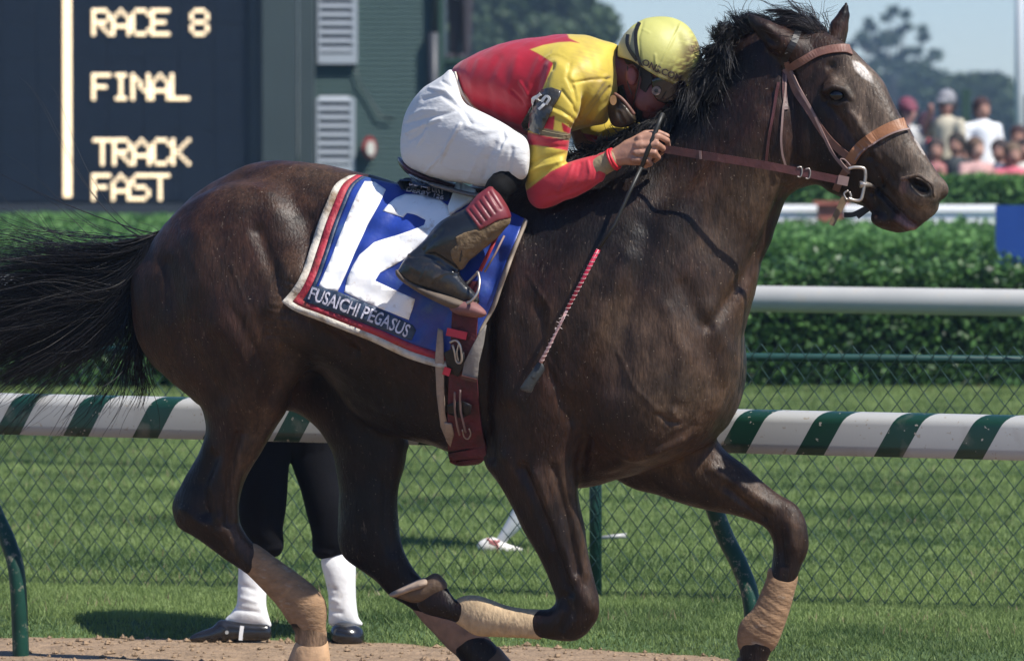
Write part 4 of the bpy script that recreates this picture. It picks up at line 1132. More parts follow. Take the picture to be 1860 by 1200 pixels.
def hair(name, guides, n, r, m, parent, seed, spread=0.02, taper=0.25, seg=14, curl=0.01, fly=0.0, lenvar=0.4, clump=24):
    """strands interpolated between neighbouring guide curves (lists of 3D points), mesh tubes of three sides"""
    rs = np.random.RandomState(seed); G = [spline(g, 6, False) for g in guides]
    T = np.linspace(0, 1, seg); G = [np.stack([np.interp(T, np.linspace(0, 1, len(g)), g[:, k]) for k in range(3)], -1) for g in G]
    G = np.array(G); ng = len(G); Vs = []; Fs = []; b = 0
    ang = np.array([0, 2.09, 4.19]); 
    for i in range(n):
        if i % clump == 0: cq = rs.rand() * (ng - 1); co_ = rs.randn(3) * spread; co2 = rs.randn(3) * spread * 1.8; cph = rs.rand(3) * 6.28; cfr = 4 + 5 * rs.rand(); cL = rs.rand()
        q = min(max(cq + rs.randn() * 0.10, 0), ng - 1.001); a = min(int(q), ng - 2); f = q - a
        c = G[a] * (1 - f) + G[a + 1] * f
        L = 1 - lenvar * (0.6 * cL + 0.4 * rs.rand()) ** 1.5
        tt = T * L; c = np.stack([np.interp(tt, T, c[:, k]) for k in range(3)], -1)
        o = co_ + rs.randn(3) * spread * 0.45; o2 = co2 + rs.randn(3) * spread * (0.35 if rs.rand() > 0.1 else 1.5)
        ph = cph + rs.randn(3) * 0.4; fr = cfr
        w = np.stack([np.sin(T * fr + ph[k]) for k in range(3)], -1) * curl * T[:, None]
        ff = fly * (rs.rand() < 0.12)
        c = c + o * (0.25 + 0.75 * T[:, None]) * 0.6 + o2 * (T[:, None] ** 1.5) * (1 + 3 * ff) + w * (1 + 4 * ff)
        d = np.gradient(c, axis=0); d /= np.linalg.norm(d, axis=1)[:, None] + 1e-9
        u = np.cross(d, (0.3, 0.9, 0.2)); u /= np.linalg.norm(u, axis=1)[:, None] + 1e-9; v = np.cross(d, u)
        rr = r * (0.6 + 0.8 * rs.rand()) * (1 - (1 - taper) * T ** 1.5)
        ring = c[:, None, :] + (u[:, None, :] * np.cos(ang)[None, :, None] + v[:, None, :] * np.sin(ang)[None, :, None]) * rr[:, None, None]
        Vs.append(ring.reshape(-1, 3))
        k = np.arange(seg - 1)[:, None] * 3; j = np.arange(3)[None, :]; j2 = (j + 1) % 3
        F = np.stack([k + j, k + j2, k + 3 + j2, k + 3 + j], -1).reshape(-1, 4) + b
        Fs.append(F); b += seg * 3
    o = me_from(name, np.concatenate(Vs), np.concatenate(Fs), m, parent)
    return o
M_hair = mat("black_hair", (0.0055, 0.0045, 0.0055), 0.45, spec=0.4)
M_haird = mat("brown_black_hair", (0.016, 0.012, 0.012), 0.42, spec=0.5)
def G3(pts, o=0.0): return [U(p[0], p[1], Yat(p[0], (p[2] if len(p) > 2 else 0.0) + o)) for p in pts]
tail_g = [
 G3([(290,424),(262,446),(215,466),(150,478),(80,487),(0,495),(-90,512)]),
 G3([(282,432),(250,455),(200,490),(130,510),(60,525),(-10,540),(-110,560)]),
 G3([(274,444),(245,480),(195,520),(130,545),(60,560),(0,580),(-90,610)], -0.02),
 G3([(266,460),(240,500),(200,545),(140,575),(80,595),(20,620),(-70,665)], -0.03),
 G3([(260,470),(238,520),(210,562),(160,588),(110,606),(50,640),(-20,690)], -0.02),
 G3([(262,474),(242,535),(222,578),(190,603),(140,628),(80,668),(5,722)], 0.0),
 G3([(268,480),(252,560),(246,620),(232,650),(222,690),(205,715),(170,745)], 0.02),
 G3([(280,480),(266,570),(262,630),(262,665),(268,690),(262,712),(252,735)], 0.03)]
hair("tail", tail_g[:6], 3600, 0.0017, M_hair, horse, 71, 0.030, curl=0.010, fly=0.6, lenvar=0.5, seg=18)
tail2 = hair("tail", tail_g[4:], 420, 0.0017, M_hair, horse, 72, 0.018, curl=0.012, fly=0.8, lenvar=0.7, seg=16)
# mane: roots along the crest, falling to both sides and blown back
crest = [(968,326),(1010,300),(1060,284),(1110,266),(1160,240),(1210,212),(1250,186),(1284,155),(1300,122),(1316,88),(1345,62),(1378,48)]
def mane(seed, side, n, dx, dy, L, up, idx=(0, 11), spread=0.014):
    gs = []
    for (x, y) in crest[idx[0]:idx[1]]:
        o = side * 0.012
        gs.append(G3([(x, y + 6, o), (x - 6 + dx * 0.2, y - up, o + side * 0.02), (x + dx * 0.6, y - up * 0.6 + dy * 0.4, o + side * 0.05), (x + dx, y + dy, o + side * 0.075)]))
    return hair("mane", gs, n, 0.0015, M_hair, horse, seed, spread, curl=0.010, seg=10, lenvar=0.6, fly=0.22)
mane(81, -1, 2800, -16, 66, 0, 1)
mane(82, 1, 900, -24, 26, 0, 3)
mane(83, -1, 1100, -22, 10, 0, 10, (7, 11), 0.009)
mane(84, -1, 1500, -44, 62, 0, -6, (2, 7), 0.014)
mg = [[U(x, y, Yat(x, o)) for x, y, o in q] for q in ([(1312,104,-.02),(1306,84,-.03),(1301,70,-.03),(1298,60,-.02)], [(1327,88,-.02),(1317,70,-.03),(1310,58,-.03),(1306,50,-.02)], [(1347,74,-.02),(1335,58,-.03),(1325,48,-.03),(1318,42,-.02)],
      [(1368,64,-.02),(1355,50,-.03),(1344,42,-.03),(1334,38,-.02)], [(1390,54,-.01),(1376,38,-.02),(1362,32,-.02),(1345,30,-.01)], [(1412,50,-.01),(1398,38,-.02),(1382,34,-.02),(1366,34,-.01)])]
hair('mane', mg, 1300, 0.0014, M_hair, horse, 87, 0.007, curl=0.004, seg=9, fly=0.3, lenvar=0.4, clump=12)
fl = [[U(1462,42,Yh(1462,0.0)),U(1445,30,Yh(1445,0)),U(1418,30,Yh(1418,-.01)),U(1385,44,Yh(1385,-.02))],
      [U(1480,50,Yh(1480,0.02)),U(1465,36,Yh(1465,.01)),U(1435,30,Yh(1435,0)),U(1400,40,Yh(1400,0))],
      [U(1500,64,Yh(1500,0.03)),U(1480,46,Yh(1480,.03)),U(1455,38,Yh(1455,.02)),U(1420,38,Yh(1420,.02))],
      [U(1515,78,Yh(1515,0.03)),U(1495,60,Yh(1495,.02)),U(1470,48,Yh(1470,0)),U(1430,46,Yh(1430,-.01))],
      [U(1495,82,Yh(1495,-0.02)),U(1478,66,Yh(1478,-.03)),U(1450,54,Yh(1450,-.04)),U(1415,54,Yh(1415,-.04))]]
hair("forelock", fl, 1500, 0.0013, M_haird, horse, 85, 0.007, curl=0.004, seg=9, fly=0.8)

# ================================================================ SADDLE CLOTH
def mirror_y(p): return Vector((p[0], 2 * float(yb(p[0])) - p[1], p[2]))
topc = lambda x: np.interp(x, [600, 620, 680, 760, 850, 910, 960], [302, 305, 320, 340, 346, 338, 322])
Lc = spline([(634,320),(609,336),(592,372),(579,405),(565,448),(550,492),(534,522),(513,547)], 8, False)
Rc = spline([(958,400),(946,432),(930,470),(912,520),(898,560),(878,598),(862,640),(848,672)], 8, False)
Bc = spline([(514,546),(535,562),(575,578),(620,596),(680,620),(735,646),(785,663),(820,668),(848,672)], 8, False)
Tc = spline([(634,322),(660,320),(700,326),(760,346),(830,358),(890,370),(958,400)], 8, False)
def along(C, s):
    d = np.concatenate([[0], np.cumsum(np.linalg.norm(np.diff(C, axis=0), axis=1))]); d /= d[-1]
    return np.array([np.interp(s, d, C[:, 0]), np.interp(s, d, C[:, 1])])
def coons(s, t):
    return ((1 - t) * along(Tc, s) + t * along(Bc, s) + (1 - s) * along(Lc, t) + s * along(Rc, t)
            - ((1 - s) * (1 - t) * Tc[0] + s * (1 - t) * Tc[-1] + (1 - s) * t * Bc[0] + s * t * Bc[-1]))
ss = np.concatenate([[0, 0.020, 0.040, 0.060, 0.080, 0.100], np.linspace(0.112, 0.984, 60), [0.992, 1.0]])
ts = np.concatenate([np.linspace(0, 0.90, 44), [0.915, 0.936, 0.957, 0.978, 1.0]])
M_blue = mat("blue_satin", (0.015, 0.040, 0.235), 0.42, var=0.35, vscale=9, bump=0.35, bscale=22, bdist=0.01, dirt=(0.05, 0.10, 0.17), dirt_amt=0.25, dirt_scale=6)
M_whitetrim = mat("white_trim", (0.50, 0.46, 0.39), 0.7, var=0.12, vscale=40, bump=0.4, bscale=90, dirt=(0.22, 0.145, 0.08), dirt_amt=0.5, dirt_scale=14)
M_redtrim = mat("red_trim", (0.32, 0.020, 0.034), 0.6, var=0.25, vscale=30, bump=0.4, bscale=90, dirt=(0.28, 0.10, 0.05), dirt_amt=0.2)
M_navy = mat("navy_trim", (0.022, 0.040, 0.075), 0.55, var=0.4, vscale=50, bump=0.3, bscale=80)
M_numw = mat("white_number_felt", (0.82, 0.82, 0.82), 0.65, bump=0.25, bscale=16, dirt=(0.46, 0.36, 0.27), dirt_amt=0.2, dirt_scale=18, bdist=0.01)
CV = []; CN = []; grid_i = {}
for i, s_ in enumerate(ss):
    for j, t_ in enumerate(ts):
        p = coons(s_, t_); p0, n0 = on_horse(p[0], max(p[1], topc(p[0]) + 6), 0.0)
        if p0 is None: p0 = Vector(CV[-1]); n0 = Vector((0, -1, 0))
        w = 0.004 * math.sin(p[0] * 0.11 + p[1] * 0.05) + 0.005 * math.sin(p[0] * 0.045 - p[1] * 0.08 + 2 * math.sin(p[1] * 0.02)) + 0.0045 * math.sin(p[0] * 0.17 + p[1] * 0.13 + 1.5 * math.sin(p[0] * 0.03)) + 0.003 * math.sin(p[0] * 0.09 - p[1] * 0.21)
        low = 0.018 * max(0, (t_ - 0.8) / 0.2) ** 1.5
        # cloth bridges hollows: pull towards the camera
        CV.append(p0 + Vector((0, -1, 0)) * (0.017 + w + low))
# smooth the drape
A = np.array([tuple(v) for v in CV]).reshape(len(ss), len(ts), 3)
for _ in range(4):
    B = A.copy(); B[1:-1, :, 1] = 0.5 * A[1:-1, :, 1] + 0.25 * (A[2:, :, 1] + A[:-2, :, 1]); B[:, 1:-1, 1] = 0.5 * B[:, 1:-1, 1] + 0.25 * (B[:, 2:, 1] + B[:, :-2, 1]); A = np.minimum(B, A + 0.004)
cloth = empty("saddle_cloth", (0, 0, 0)); tag(cloth, "blue saddle cloth with red and white border and white number 12 under the saddle", "saddle cloth")
nT = len(ts)
fidx = lambda i, j: i * nT + j
def cloth_faces(mir):
    Fm = {}
    for i in range(len(ss) - 1):
        for j in range(nT - 1):
            di = i; dj = nT - 2 - j
            if di < 1 and True: c = 0
            elif di < 2: c = 1
            elif di < 3: c = 2
            else: c = 3
            if i >= len(ss) - 3: c = 4
            cj = 0 if dj < 1 else (0 if dj < 2 else (1 if dj < 4 else 3))
            if ss[i] < 0.039 or (dj < 2 and c != 4): cc = 0
            elif ss[i] < 0.079 or (dj < 4 and c != 4): cc = 1
            elif ss[i] < 0.099: cc = 2
            else: cc = c if c == 4 else 3
            f = (fidx(i, j), fidx(i + 1, j), fidx(i + 1, j + 1), fidx(i, j + 1))
            Fm.setdefault(cc, []).append(f)
    return Fm
Vn = A.reshape(-1, 3)
Vm = Vn.copy(); Vm[:, 1] = 2 * (-TB * Vm[:, 0]) - Vm[:, 1]
FM = cloth_faces(False)
# over-the-back strip
def piece(name, faces, m, thick=0.0035):
    V = np.concatenate([Vn, Vm]); nv = len(Vn)
    F = [f[::-1] for f in faces] + [tuple(q + nv for q in f) for f in faces]
    if any(True for f in faces):
        top = sorted({(f[0], f[1]) for f in faces if f[0] % nT == 0})
        F += [(a, b, b + nv, a + nv) for a, b in top]
    used = sorted({q for f in F for q in f}); mp = {q: i for i, q in enumerate(used)}
    o = me_from(name, V[used], [tuple(mp[q] for q in f) for f in F], m, cloth)
    md = o.modifiers.new("thickness", 'SOLIDIFY'); md.thickness = thick; md.offset = 0
    return o
piece("field", FM[3], M_blue); piece("border", FM[0], M_whitetrim, 0.0045); piece("border_stripe", FM[1], M_redtrim, 0.0045); piece("inner_stripe", FM[2], M_navy, 0.005)
piece("front_binding", FM[4], mat("tan_binding", (0.32, 0.26, 0.2), 0.8, var=0.2), 0.006)
CB = BVHTree.FromPolygons([tuple(v) for v in Vn], [f for k in FM for f in FM[k]])
def on_cloth(px, py, lift=0.004):
    o = Vector((0, -CAM_D, CAM_H)); d = (Vector(U(px, py, 0.0)) - o).normalized()
    h = CB.ray_cast(o + d * (CAM_D - 3), d)
    if h[0] is None:
        q_ = on_horse(px, py, lift + 0.02)[0]
        return q_ if q_ is not None else Vector(U(px, py, Yat(px, -0.16)))
    n = h[1] if h[1].y < 0 else -h[1]
    return h[0] + n * lift
def patch(name, poly, m, parent, on=on_cloth, lift=0.004, step=9, thick=0.002):
    P = [Vector((a, b)) for a, b in poly]
    B = [];
    for i in range(len(P)):
        a, b = P[i], P[(i + 1) % len(P)]; k = max(1, int((b - a).length / step)); B += [a.lerp(b, q / k) for q in range(k)]
    xs = [p.x for p in B]; ys = [p.y for p in B]; nb = len(B)
    I = [Vector((x, y)) for x in np.arange(min(xs) + 3, max(xs), step) for y in np.arange(min(ys) + 3, max(ys), step)]
    r = geo.delaunay_2d_cdt(B + I, [], [list(range(nb))], 1, 1e-4)
    vs, fs = r[0], r[2]
    V = [on(v.x, v.y, lift) for v in vs]
    if any(v is None for v in V): V = [v if v is not None else Vector((0, 0, 0)) for v in V]
    F = []
    for f in fs:
        a, b, c = (V[q] for q in f[:3]); nn = (b - a).cross(c - a)
        F.append(tuple(f) if nn.y < 0 else tuple(f[::-1]))
    o = me_from(name, [tuple(v) for v in V], F, m, parent)
    if thick: md = o.modifiers.new("thickness", 'SOLIDIFY'); md.thickness = thick; md.offset = -1
    return o
num1 = patch("number_one", [(662,331),(680,332),(701,346),(690,370),(668,410),(645,460),(628,500),(614,529),(596,526),(580,519),(600,475),(617,430),(636,385),(650,352)], M_numw, cloth)
num2 = patch("number_two", [(696,384),(708,370),(719,361),(736,354),(752,354),(775,358),(800,365),(814,375),(822,395),(818,408),(800,422),(770,442),(735,470),(706,487),(691,496),(682,510),(701,519),(725,530),(754,543),(749,562),(743,581),(715,570),(687,559),(655,545),(626,531),(632,505),(642,483),(654,463),(680,441),(730,425),(762,414),(771,410),(774,401),(757,392),(740,388),(733,396)], M_numw, cloth)
band = patch("name_band", [(570,519),(600,524),(650,544),(700,566),(750,590),(756,600),(748,618),(735,614),(690,597),(640,578),(590,562),(556,548),(560,535)], M_navy, cloth, lift=0.0035)
def text_mesh(txt, size, bold=0.0, space=1.0):
    cu = bpy.data.curves.new("t", 'FONT'); cu.body = txt; cu.size = size; cu.offset = bold; cu.space_character = space; cu.resolution_u = 3
    ob = bpy.data.objects.new("t", cu); col.objects.link(ob)
    dg = bpy.context.evaluated_depsgraph_get(); me = ob.evaluated_get(dg).to_mesh()
    V = np.array([v.co[:] for v in me.vertices]); F = [tuple(p.vertices) for p in me.polygons]
    ob.evaluated_get(dg).to_mesh_clear(); bpy.data.objects.remove(ob); bpy.data.curves.remove(cu)
    return V, F
def lettering(txt, base_pts, height, on, lift, m, parent, name="lettering", bold=0.01, flip=1):
    """text set along a baseline in photo pixels (polyline), letter height in pixels"""
    V, F = text_mesh(txt, 1.0, bold); V = V[:, :2]
    x0, x1 = V[:, 0].min(), V[:, 0].max(); C = spline(base_pts, 6, False)
    d = np.concatenate([[0], np.cumsum(np.linalg.norm(np.diff(C, axis=0), axis=1))]); Lb = d[-1]
    out = []
    for x, y in V:
        q = (x - x0) / (x1 - x0) * Lb
        c = np.array((np.interp(q, d, C[:, 0]), np.interp(q, d, C[:, 1])))
        c2 = np.array((np.interp(q + 2, d, C[:, 0]), np.interp(q + 2, d, C[:, 1]))); c1 = np.array((np.interp(q - 2, d, C[:, 0]), np.interp(q - 2, d, C[:, 1])))
        t = c2 - c1; t /= np.linalg.norm(t) + 1e-9; up = np.array((t[1], -t[0]))
        pq = c + up * (y / 0.7 * height)
        out.append(on(pq[0], pq[1], lift))
    out = [o if o is not None else Vector((0, 0, 0)) for o in out]
    o = me_from(name, [tuple(v) for v in out], [f for f in F], m, parent, False)
    md = o.modifiers.new("thickness", 'SOLIDIFY'); md.thickness = 0.0015; md.offset = 0
    return o
M_silver = mat("silver_thread", (0.55, 0.53, 0.60), 0.5, var=0.4, vscale=70, bump=0.4, bscale=100)
lettering("FUSAICHI PEGASUS", [(562,543),(600,556),(650,575),(700,595),(738,612)], 23, on_cloth, 0.0065, M_silver, cloth, bold=0.012)
patch("top_band", [(722,332),(727,325),(745,327),(780,338),(820,350),(818,360),(812,366),(780,360),(748,350),(730,345)], M_navy, cloth, lift=0.0035)
lettering("KENTUCKY", [(741,341),(770,348),(808,357)], 8, on_cloth, 0.0065, M_silver, cloth, bold=0.015)
lettering("DERBY 126", [(738,350),(770,357),(806,366)], 7, on_cloth, 0.0065, M_silver, cloth, bold=0.015)

# ================================================================ STRAPS
def strap(name, pts, w, on, lift, m, parent, thick=0.003, mirror=False, sub=5, smoothp=True, build=True):
    C = spline(pts, sub, False) if smoothp else np.array(pts, float)
    W_ = w if callable(w) else (lambda u: w)
    V = []; n = len(C)
    for i in range(n):
        t = C[min(i + 1, n - 1)] - C[max(i - 1, 0)]; t = t / (np.linalg.norm(t) + 1e-9); nn = np.array((-t[1], t[0])); ww = W_(i / (n - 1)) / 2
        for sg in (-1, 1):
            q = C[i] + nn * ww * sg
            p = on(q[0], q[1], lift)
            if isinstance(p, tuple): p = p[0]
            if p is None: p = V[-2].copy() if len(V) >= 2 else Vector(U(q[0], q[1], Yh(q[0], -0.05)))
            V.append(Vector(p))
    F = [(2 * i, 2 * i + 1, 2 * i + 3, 2 * i + 2) for i in range(n - 1)]
    F2 = []
    for f in F:
        a, b, c = V[f[0]], V[f[1]], V[f[2]]
        F2.append(f if (b - a).cross(c - a).y < 0 else f[::-1])
    V = [tuple(v) for v in V]
    if mirror:
        f_ = yhead if mirror == 'head' else yb
        nv = len(V); V += [(v[0], 2 * float(f_(np.array(v[0]), 0)) - v[1], v[2]) for v in V]; F2 += [tuple(q + nv for q in f[::-1]) for f in F2]
        if mirror == 'head': F2 += [(2 * (n - 1), 2 * (n - 1) + 1, nv + 2 * (n - 1) + 1, nv + 2 * (n - 1))]
    o = me_from(name, V, F2, m, parent, False)
    md = o.modifiers.new("thickness", 'SOLIDIFY'); md.thickness = thick; md.offset = 1
    return o
M_leather = mat("dark_red_leather", (0.065, 0.018, 0.015), 0.42, var=0.25, vscale=25, bump=0.15, bscale=80, dirt=(0.12, 0.07, 0.05), dirt_amt=0.12, dirt_scale=30)
M_tanl = mat("tan_leather", (0.26, 0.112, 0.048), 0.5, var=0.2, vscale=22, bump=0.15, bscale=80)
M_brownl = mat("brown_leather", (0.15, 0.068, 0.048), 0.5, var=0.25, vscale=22, bump=0.15, bscale=80, dirt=(0.27, 0.19, 0.14), dirt_amt=0.2, dirt_scale=25)
M_edge = mat("pale_leather_edge", (0.20, 0.13, 0.115), 0.6, var=0.2)
M_metal = mat("worn_steel", (0.42, 0.38, 0.34), 0.38, metal=0.75, var=0.2, vscale=30, dirt=(0.25, 0.17, 0.11), dirt_amt=0.3, dirt_scale=40)
bridle = empty("bridle", (0, 0, 0)); tag(bridle, "leather racing bridle with tan noseband and steel bit on the horse's head", "bridle")
OH = lambda x, y, l: on_horse(x, y, l)[0]
strap("browband", [(1424,134),(1440,121),(1462,108),(1485,97),(1510,91),(1535,90),(1550,95)], 14, OH, 0.003, M_brownl, bridle, 0.004, 'head')
strap("cheekpiece", [(1428,112),(1433,130),(1448,165),(1470,200),(1492,235),(1515,262),(1548,289)], 13, OH, 0.002, M_brownl, bridle, 0.004)
strap("cheekpiece", [(1440,128),(1456,165),(1478,205),(1500,250),(1518,282),(1538,305),(1546,312)], 4.5, OH, 0.006, M_edge, bridle, 0.004)
strap("cheek_strap", [(1425,128),(1424,160),(1427,200)], 8, OH, 0.002, M_leather, bridle, 0.003)
strap("throat_latch", [(1427,136),(1425,170),(1421,215),(1419,250),(1421,280),(1426,300)], 3.5, OH, 0.004, M_edge, bridle, 0.003)
strap("throat_latch", [(1414,150),(1406,200),(1398,245),(1392,292)], 5, OH, 0.003, M_leather, bridle, 0.003)
strap("crownpiece", [(1428,124),(1426,108),(1436,88),(1448,62),(1455,46)], 12, OH, 0.002, M_hair, bridle, 0.004)
strap("noseband", [(1546,293),(1556,277),(1575,258),(1596,244),(1617,233),(1636,227),(1647,227)], 20, OH, 0.003, M_tanl, bridle, 0.005, 'head')
strap("noseband_edge", [(1556,289),(1572,272),(1596,256),(1622,243),(1640,238),(1649,237)], 3, OH, 0.0085, M_edge, bridle, 0.003)
strap("noseband_drop", [(1550,290),(1540,305),(1530,322),(1520,345)], 13, OH, 0.003, M_brownl, bridle, 0.004)
def tubep(name, pts, r, m, parent, n=8, flat=1.0):
    t = MB(); t.tube([tuple(p) for p in pts], r, n, flat=flat); return t.build(name, m, parent, True)
by = Yh(1558, -0.098)
tubep("bit_ring", spline([U(1541,307,by),U(1552,304,by),U(1569,306,by),U(1572,318,by),U(1570,336,by),U(1567,352,by),U(1563,363,by),U(1552,364,by),U(1541,360,by)], 4, False), 0.0050, M_metal, bridle)
tubep("bit_mouthpiece", [U(1562,335,by),U(1572,335,by+.004),U(1580,336,by+.02),U(1590,340,by+.04)], [0.010,0.009,0.006,0.005], M_metal, bridle)
tubep("rein_ring", spline([U(1541,346,by),U(1533,352,by),U(1538,362,by),U(1546,358,by),U(1543,348,by)], 4, False), 0.003, M_metal, bridle)
tubep("buckle", spline([U(1541,308,by),U(1533,300,by),U(1526,290,by),U(1534,290,by),U(1545,302,by)], 4, False), 0.0022, M_edge, bridle)
def air(Yf): return lambda x, y, l: Vector(U(x, y, Yf(x)))
rY = lambda x: float(np.interp(x, [1190, 1300, 1400, 1480, 1545], [Yat(1190, -0.20), Yat(1300, -0.215), Yat(1400, -0.20), Yh(1480, -0.145), by]))
reins = empty("reins", (0, 0, 0)); tag(reins, "dark red leather reins stretched from the rider's fist to the bit", "reins")
strap("rein_strap", [(1192,268),(1215,272),(1270,281),(1340,292),(1400,302),(1450,312),(1500,322),(1541,330)], 14.5, air(rY), 0, M_leather, reins, 0.004, sub=4)
strap("keeper", [(1272,274),(1273,289)], 4, air(lambda x: rY(x) - 0.006), 0, M_edge, reins, 0.002)
for x in (1452, 1467):
    yy = 312 + (x - 1450) * 0.2; q = rY(x) - 0.006
    tubep("rein_buckle", spline([U(x-4,yy-8,q),U(x+3,yy-9,q),U(x+5,yy,q),U(x+2,yy+9,q),U(x-4,yy+8,q)], 3, False), 0.002, M_metal, reins)
strap("rein_end", [(1522,326),(1541,330)], 17, air(lambda x: rY(x) - 0.005), 0, M_edge, reins, 0.003)
q1 = Yh(1530, -0.06)
strap("chin_strap", [(1535,357),(1527,375),(1518,392),(1510,409)], lambda u: 13 - 3 * u, air(lambda x: q1), 0, mat("olive_leather", (0.14, 0.095, 0.05), 0.6, var=0.3, vscale=20), bridle, 0.004)
strap("tongue_tie", [(1533,390),(1548,390),(1562,384),(1580,374)], 9, air(lambda x: q1 + 0.03), 0, M_hair, bridle, 0.004)
strap("tongue_tie", [(1556,393),(1568,384),(1585,372)], 12, air(lambda x: q1 + 0.035), 0, M_hair, bridle, 0.004)
# girth, pads, buckles
saddle = empty("saddle", (0, 0, 0)); tag(saddle, "small racing saddle with dark red girth and stirrup, under the rider", "saddle")
M_girth = mat("maroon_girth", (0.075, 0.007, 0.012), 0.7, var=0.5, vscale=16, bump=0.6, bscale=40, dirt=(0.02, 0.008, 0.008), dirt_amt=0.35, dirt_scale=12)
M_bright = mat("red_elastic", (0.50, 0.02, 0.05), 0.5, var=0.2)
M_beige = mat("beige_leather", (0.30, 0.23, 0.18), 0.7, var=0.25, vscale=16, dirt=(0.12, 0.08, 0.06), dirt_amt=0.3, bump=0.2, bscale=40)
M_greyf = mat("grey_felt", (0.20, 0.18, 0.16), 0.9, var=0.2, vscale=14, bump=0.3, bscale=40)
OC = lambda x, y, l: on_cloth(x, y, l)
def girth_on(x, y, l):
    p, n_ = on_horse(x, min(y, 822), 0.0)
    if p is None: p = Vector(U(x, y, Yat(x, -0.05)))
    ym = float(np.interp(y, [500, 700, 780, 822, 842], [-0.03, -0.026, -0.016, 0.01, 0.06]))
    q = p.y + ym - l * 2
    return Vector(U(x, y, q))
strap("girth", [(848,510),(846,560),(843,620),(842,680),(843,740),(846,790),(850,815),(852,832),(853,842)], lambda u: 46 + 22 * min(1, max(0, (u - 0.3) / 0.4)) - 52 * max(0, (u - 0.86) / 0.14) ** 2.2, girth_on, 0.002, M_girth, saddle, 0.006, True)
patch("girth_lining", [(795,596),(804,600),(806,650),(806,702),(808,752),(816,790),(820,812),(814,808),(800,774),(793,717),(790,652)], M_beige, saddle, girth_on, 0.006, 9, 0.004)
patch("girth_lining", [(807,768),(820,770),(824,790),(818,812),(810,800)], M_beige, saddle, girth_on, 0.010, 9, 0.004)
patch("grey_pad", [(884,590),(879,623),(870,660),(867,690),(852,690),(838,686),(843,659),(858,628),(872,604)], M_greyf, saddle, girth_on, 0.012, 9, 0.006)
strap("pad_strap", [(838,684),(866,691)], 6, girth_on, 0.016, M_leather, saddle, 0.004)
strap("red_elastic", [(812,602),(848,610)], 14, girth_on, 0.012, M_bright, saddle, 0.003)
strap("red_elastic", [(806,672),(818,676)], 14, girth_on, 0.012, M_bright, saddle, 0.003)
patch("dark_patch", [(812,735),(838,728),(856,736),(854,752),(838,760),(814,752)], M_hair, saddle, girth_on, 0.014, 9, 0.003)
patch("buckle_guard", [(806,640),(822,632),(842,640),(846,662),(832,684),(814,676)], M_hair, saddle, girth_on, 0.010, 9, 0.004)
def loop(name, pts, r, m, l=0.018):
    return tubep(name, spline([girth_on(x, y, l) for x, y in pts], 4, False), r, m, saddle, 6)
loop("girth_buckle", [(817,622),(828,618),(836,628),(839,650),(836,659),(829,656),(826,640),(822,626)], 0.0035, M_metal)
loop("girth_buckle", [(834,622),(830,640),(833,656)], 0.0025, M_metal)
loop("girth_strap_end", [(826,712),(826,740),(830,770),(835,790)], 0.0032, M_edge)
loop("girth_strap_end", [(836,708),(836,740),(841,765),(846,785)], 0.0032, M_edge)
loop("girth_buckle", [(840,780),(843,793),(850,797),(855,788),(852,778)], 0.0022, M_metal)
# seat of the saddle under the rider, white rim, pad
M_sadl = mat("plum_leather", (0.060, 0.018, 0.028), 0.35, var=0.25, vscale=18)
simple([(Swell([(722,285),(732,288),(752,302),(790,319),(840,336),(893,340),(930,330),(940,345),(893,356),(850,350),(790,337),(748,321),(727,303)], yb, 7.5, 0.003), .004, '+')], 0.0045, "seat", M_sadl, saddle, 2)
simple([(Swell([(742,312),(770,325),(810,337),(850,349),(888,354),(887,362),(858,357),(810,346),(770,333),(746,322)], yb, 19, 0.003), .004, '+')], 0.0045, "seat_rim", mat("white_leather", (0.72, 0.72, 0.68), 0.5), saddle, 1)
simple([(Swell([(775,328),(810,336),(850,346),(890,352),(892,362),(858,359),(810,347),(780,338)], off(0.0), 21, 0.003), .004, '+')], 0.005, "seat_underside", M_greyf, saddle, 1)
patch("foam_pad", [(830,352),(850,356),(868,363),(846,376),(819,393),(816,380),(822,362)], mat("white_foam", (0.80, 0.79, 0.72), 0.8, bump=0.1), saddle, on_cloth, 0.016, 8, 0.012)
# ================================================================ RIDER
jock = empty("person", (0, 0, 0)); tag(jock, "jockey in red and yellow silks crouching over the horse's neck, yellow helmet on", "person")
M_skin = mat("skin", (0.42, 0.22, 0.15), 0.5, var=0.12, vscale=30, bump=0.2, bscale=90, bdist=0.004)
M_faces = mat("face_skin", (0.40, 0.16, 0.12), 0.5, var=0.12, vscale=25)
def lin(p0, o0, p1, o1):
    x0 = (p0 - 930) / 620; x1 = (p1 - 930) / 620
    return lambda X, Z: -TB * X + o0 + (o1 - o0) * np.clip((X - x0) / (x1 - x0), -0.3, 1.3)
torso = [(820,130),(834,114),(853,103),(887,88),(920,77),(953,71),(1003,66),(1053,67),(1087,73),(1122,82),(1118,97),(1113,133),(1110,167),(1106,200),(1101,223),(1063,231),(1035,240),(1010,250),(985,252),(960,248),(920,231),(880,214),(853,200),(837,188),(826,160)]
arm = [(1003,112),(1025,118),(1048,145),(1055,180),(1050,207),(1037,233),(1035,253),(1031,283),(1027,297),(1053,292),(1078,286),(1090,300),(1092,326),(1047,353),(1003,370),(975,374),(960,355),(955,317),(956,283),(958,253),(962,215),(980,165),(990,130)]
arm_fore = [(960,320),(990,300),(1027,297),(1053,292),(1078,285),(1107,272),(1127,270),(1128,306),(1100,325),(1088,330),(1047,353),(1003,370),(975,374),(960,355)]
breech = [(820,128),(803,138),(770,160),(750,187),(735,217),(728,250),(729,283),(742,303),(770,317),(803,328),(837,333),(870,338),(903,338),(930,330),(955,322),(962,290),(958,255),(933,236),(900,215),(870,200),(846,188),(832,160)]
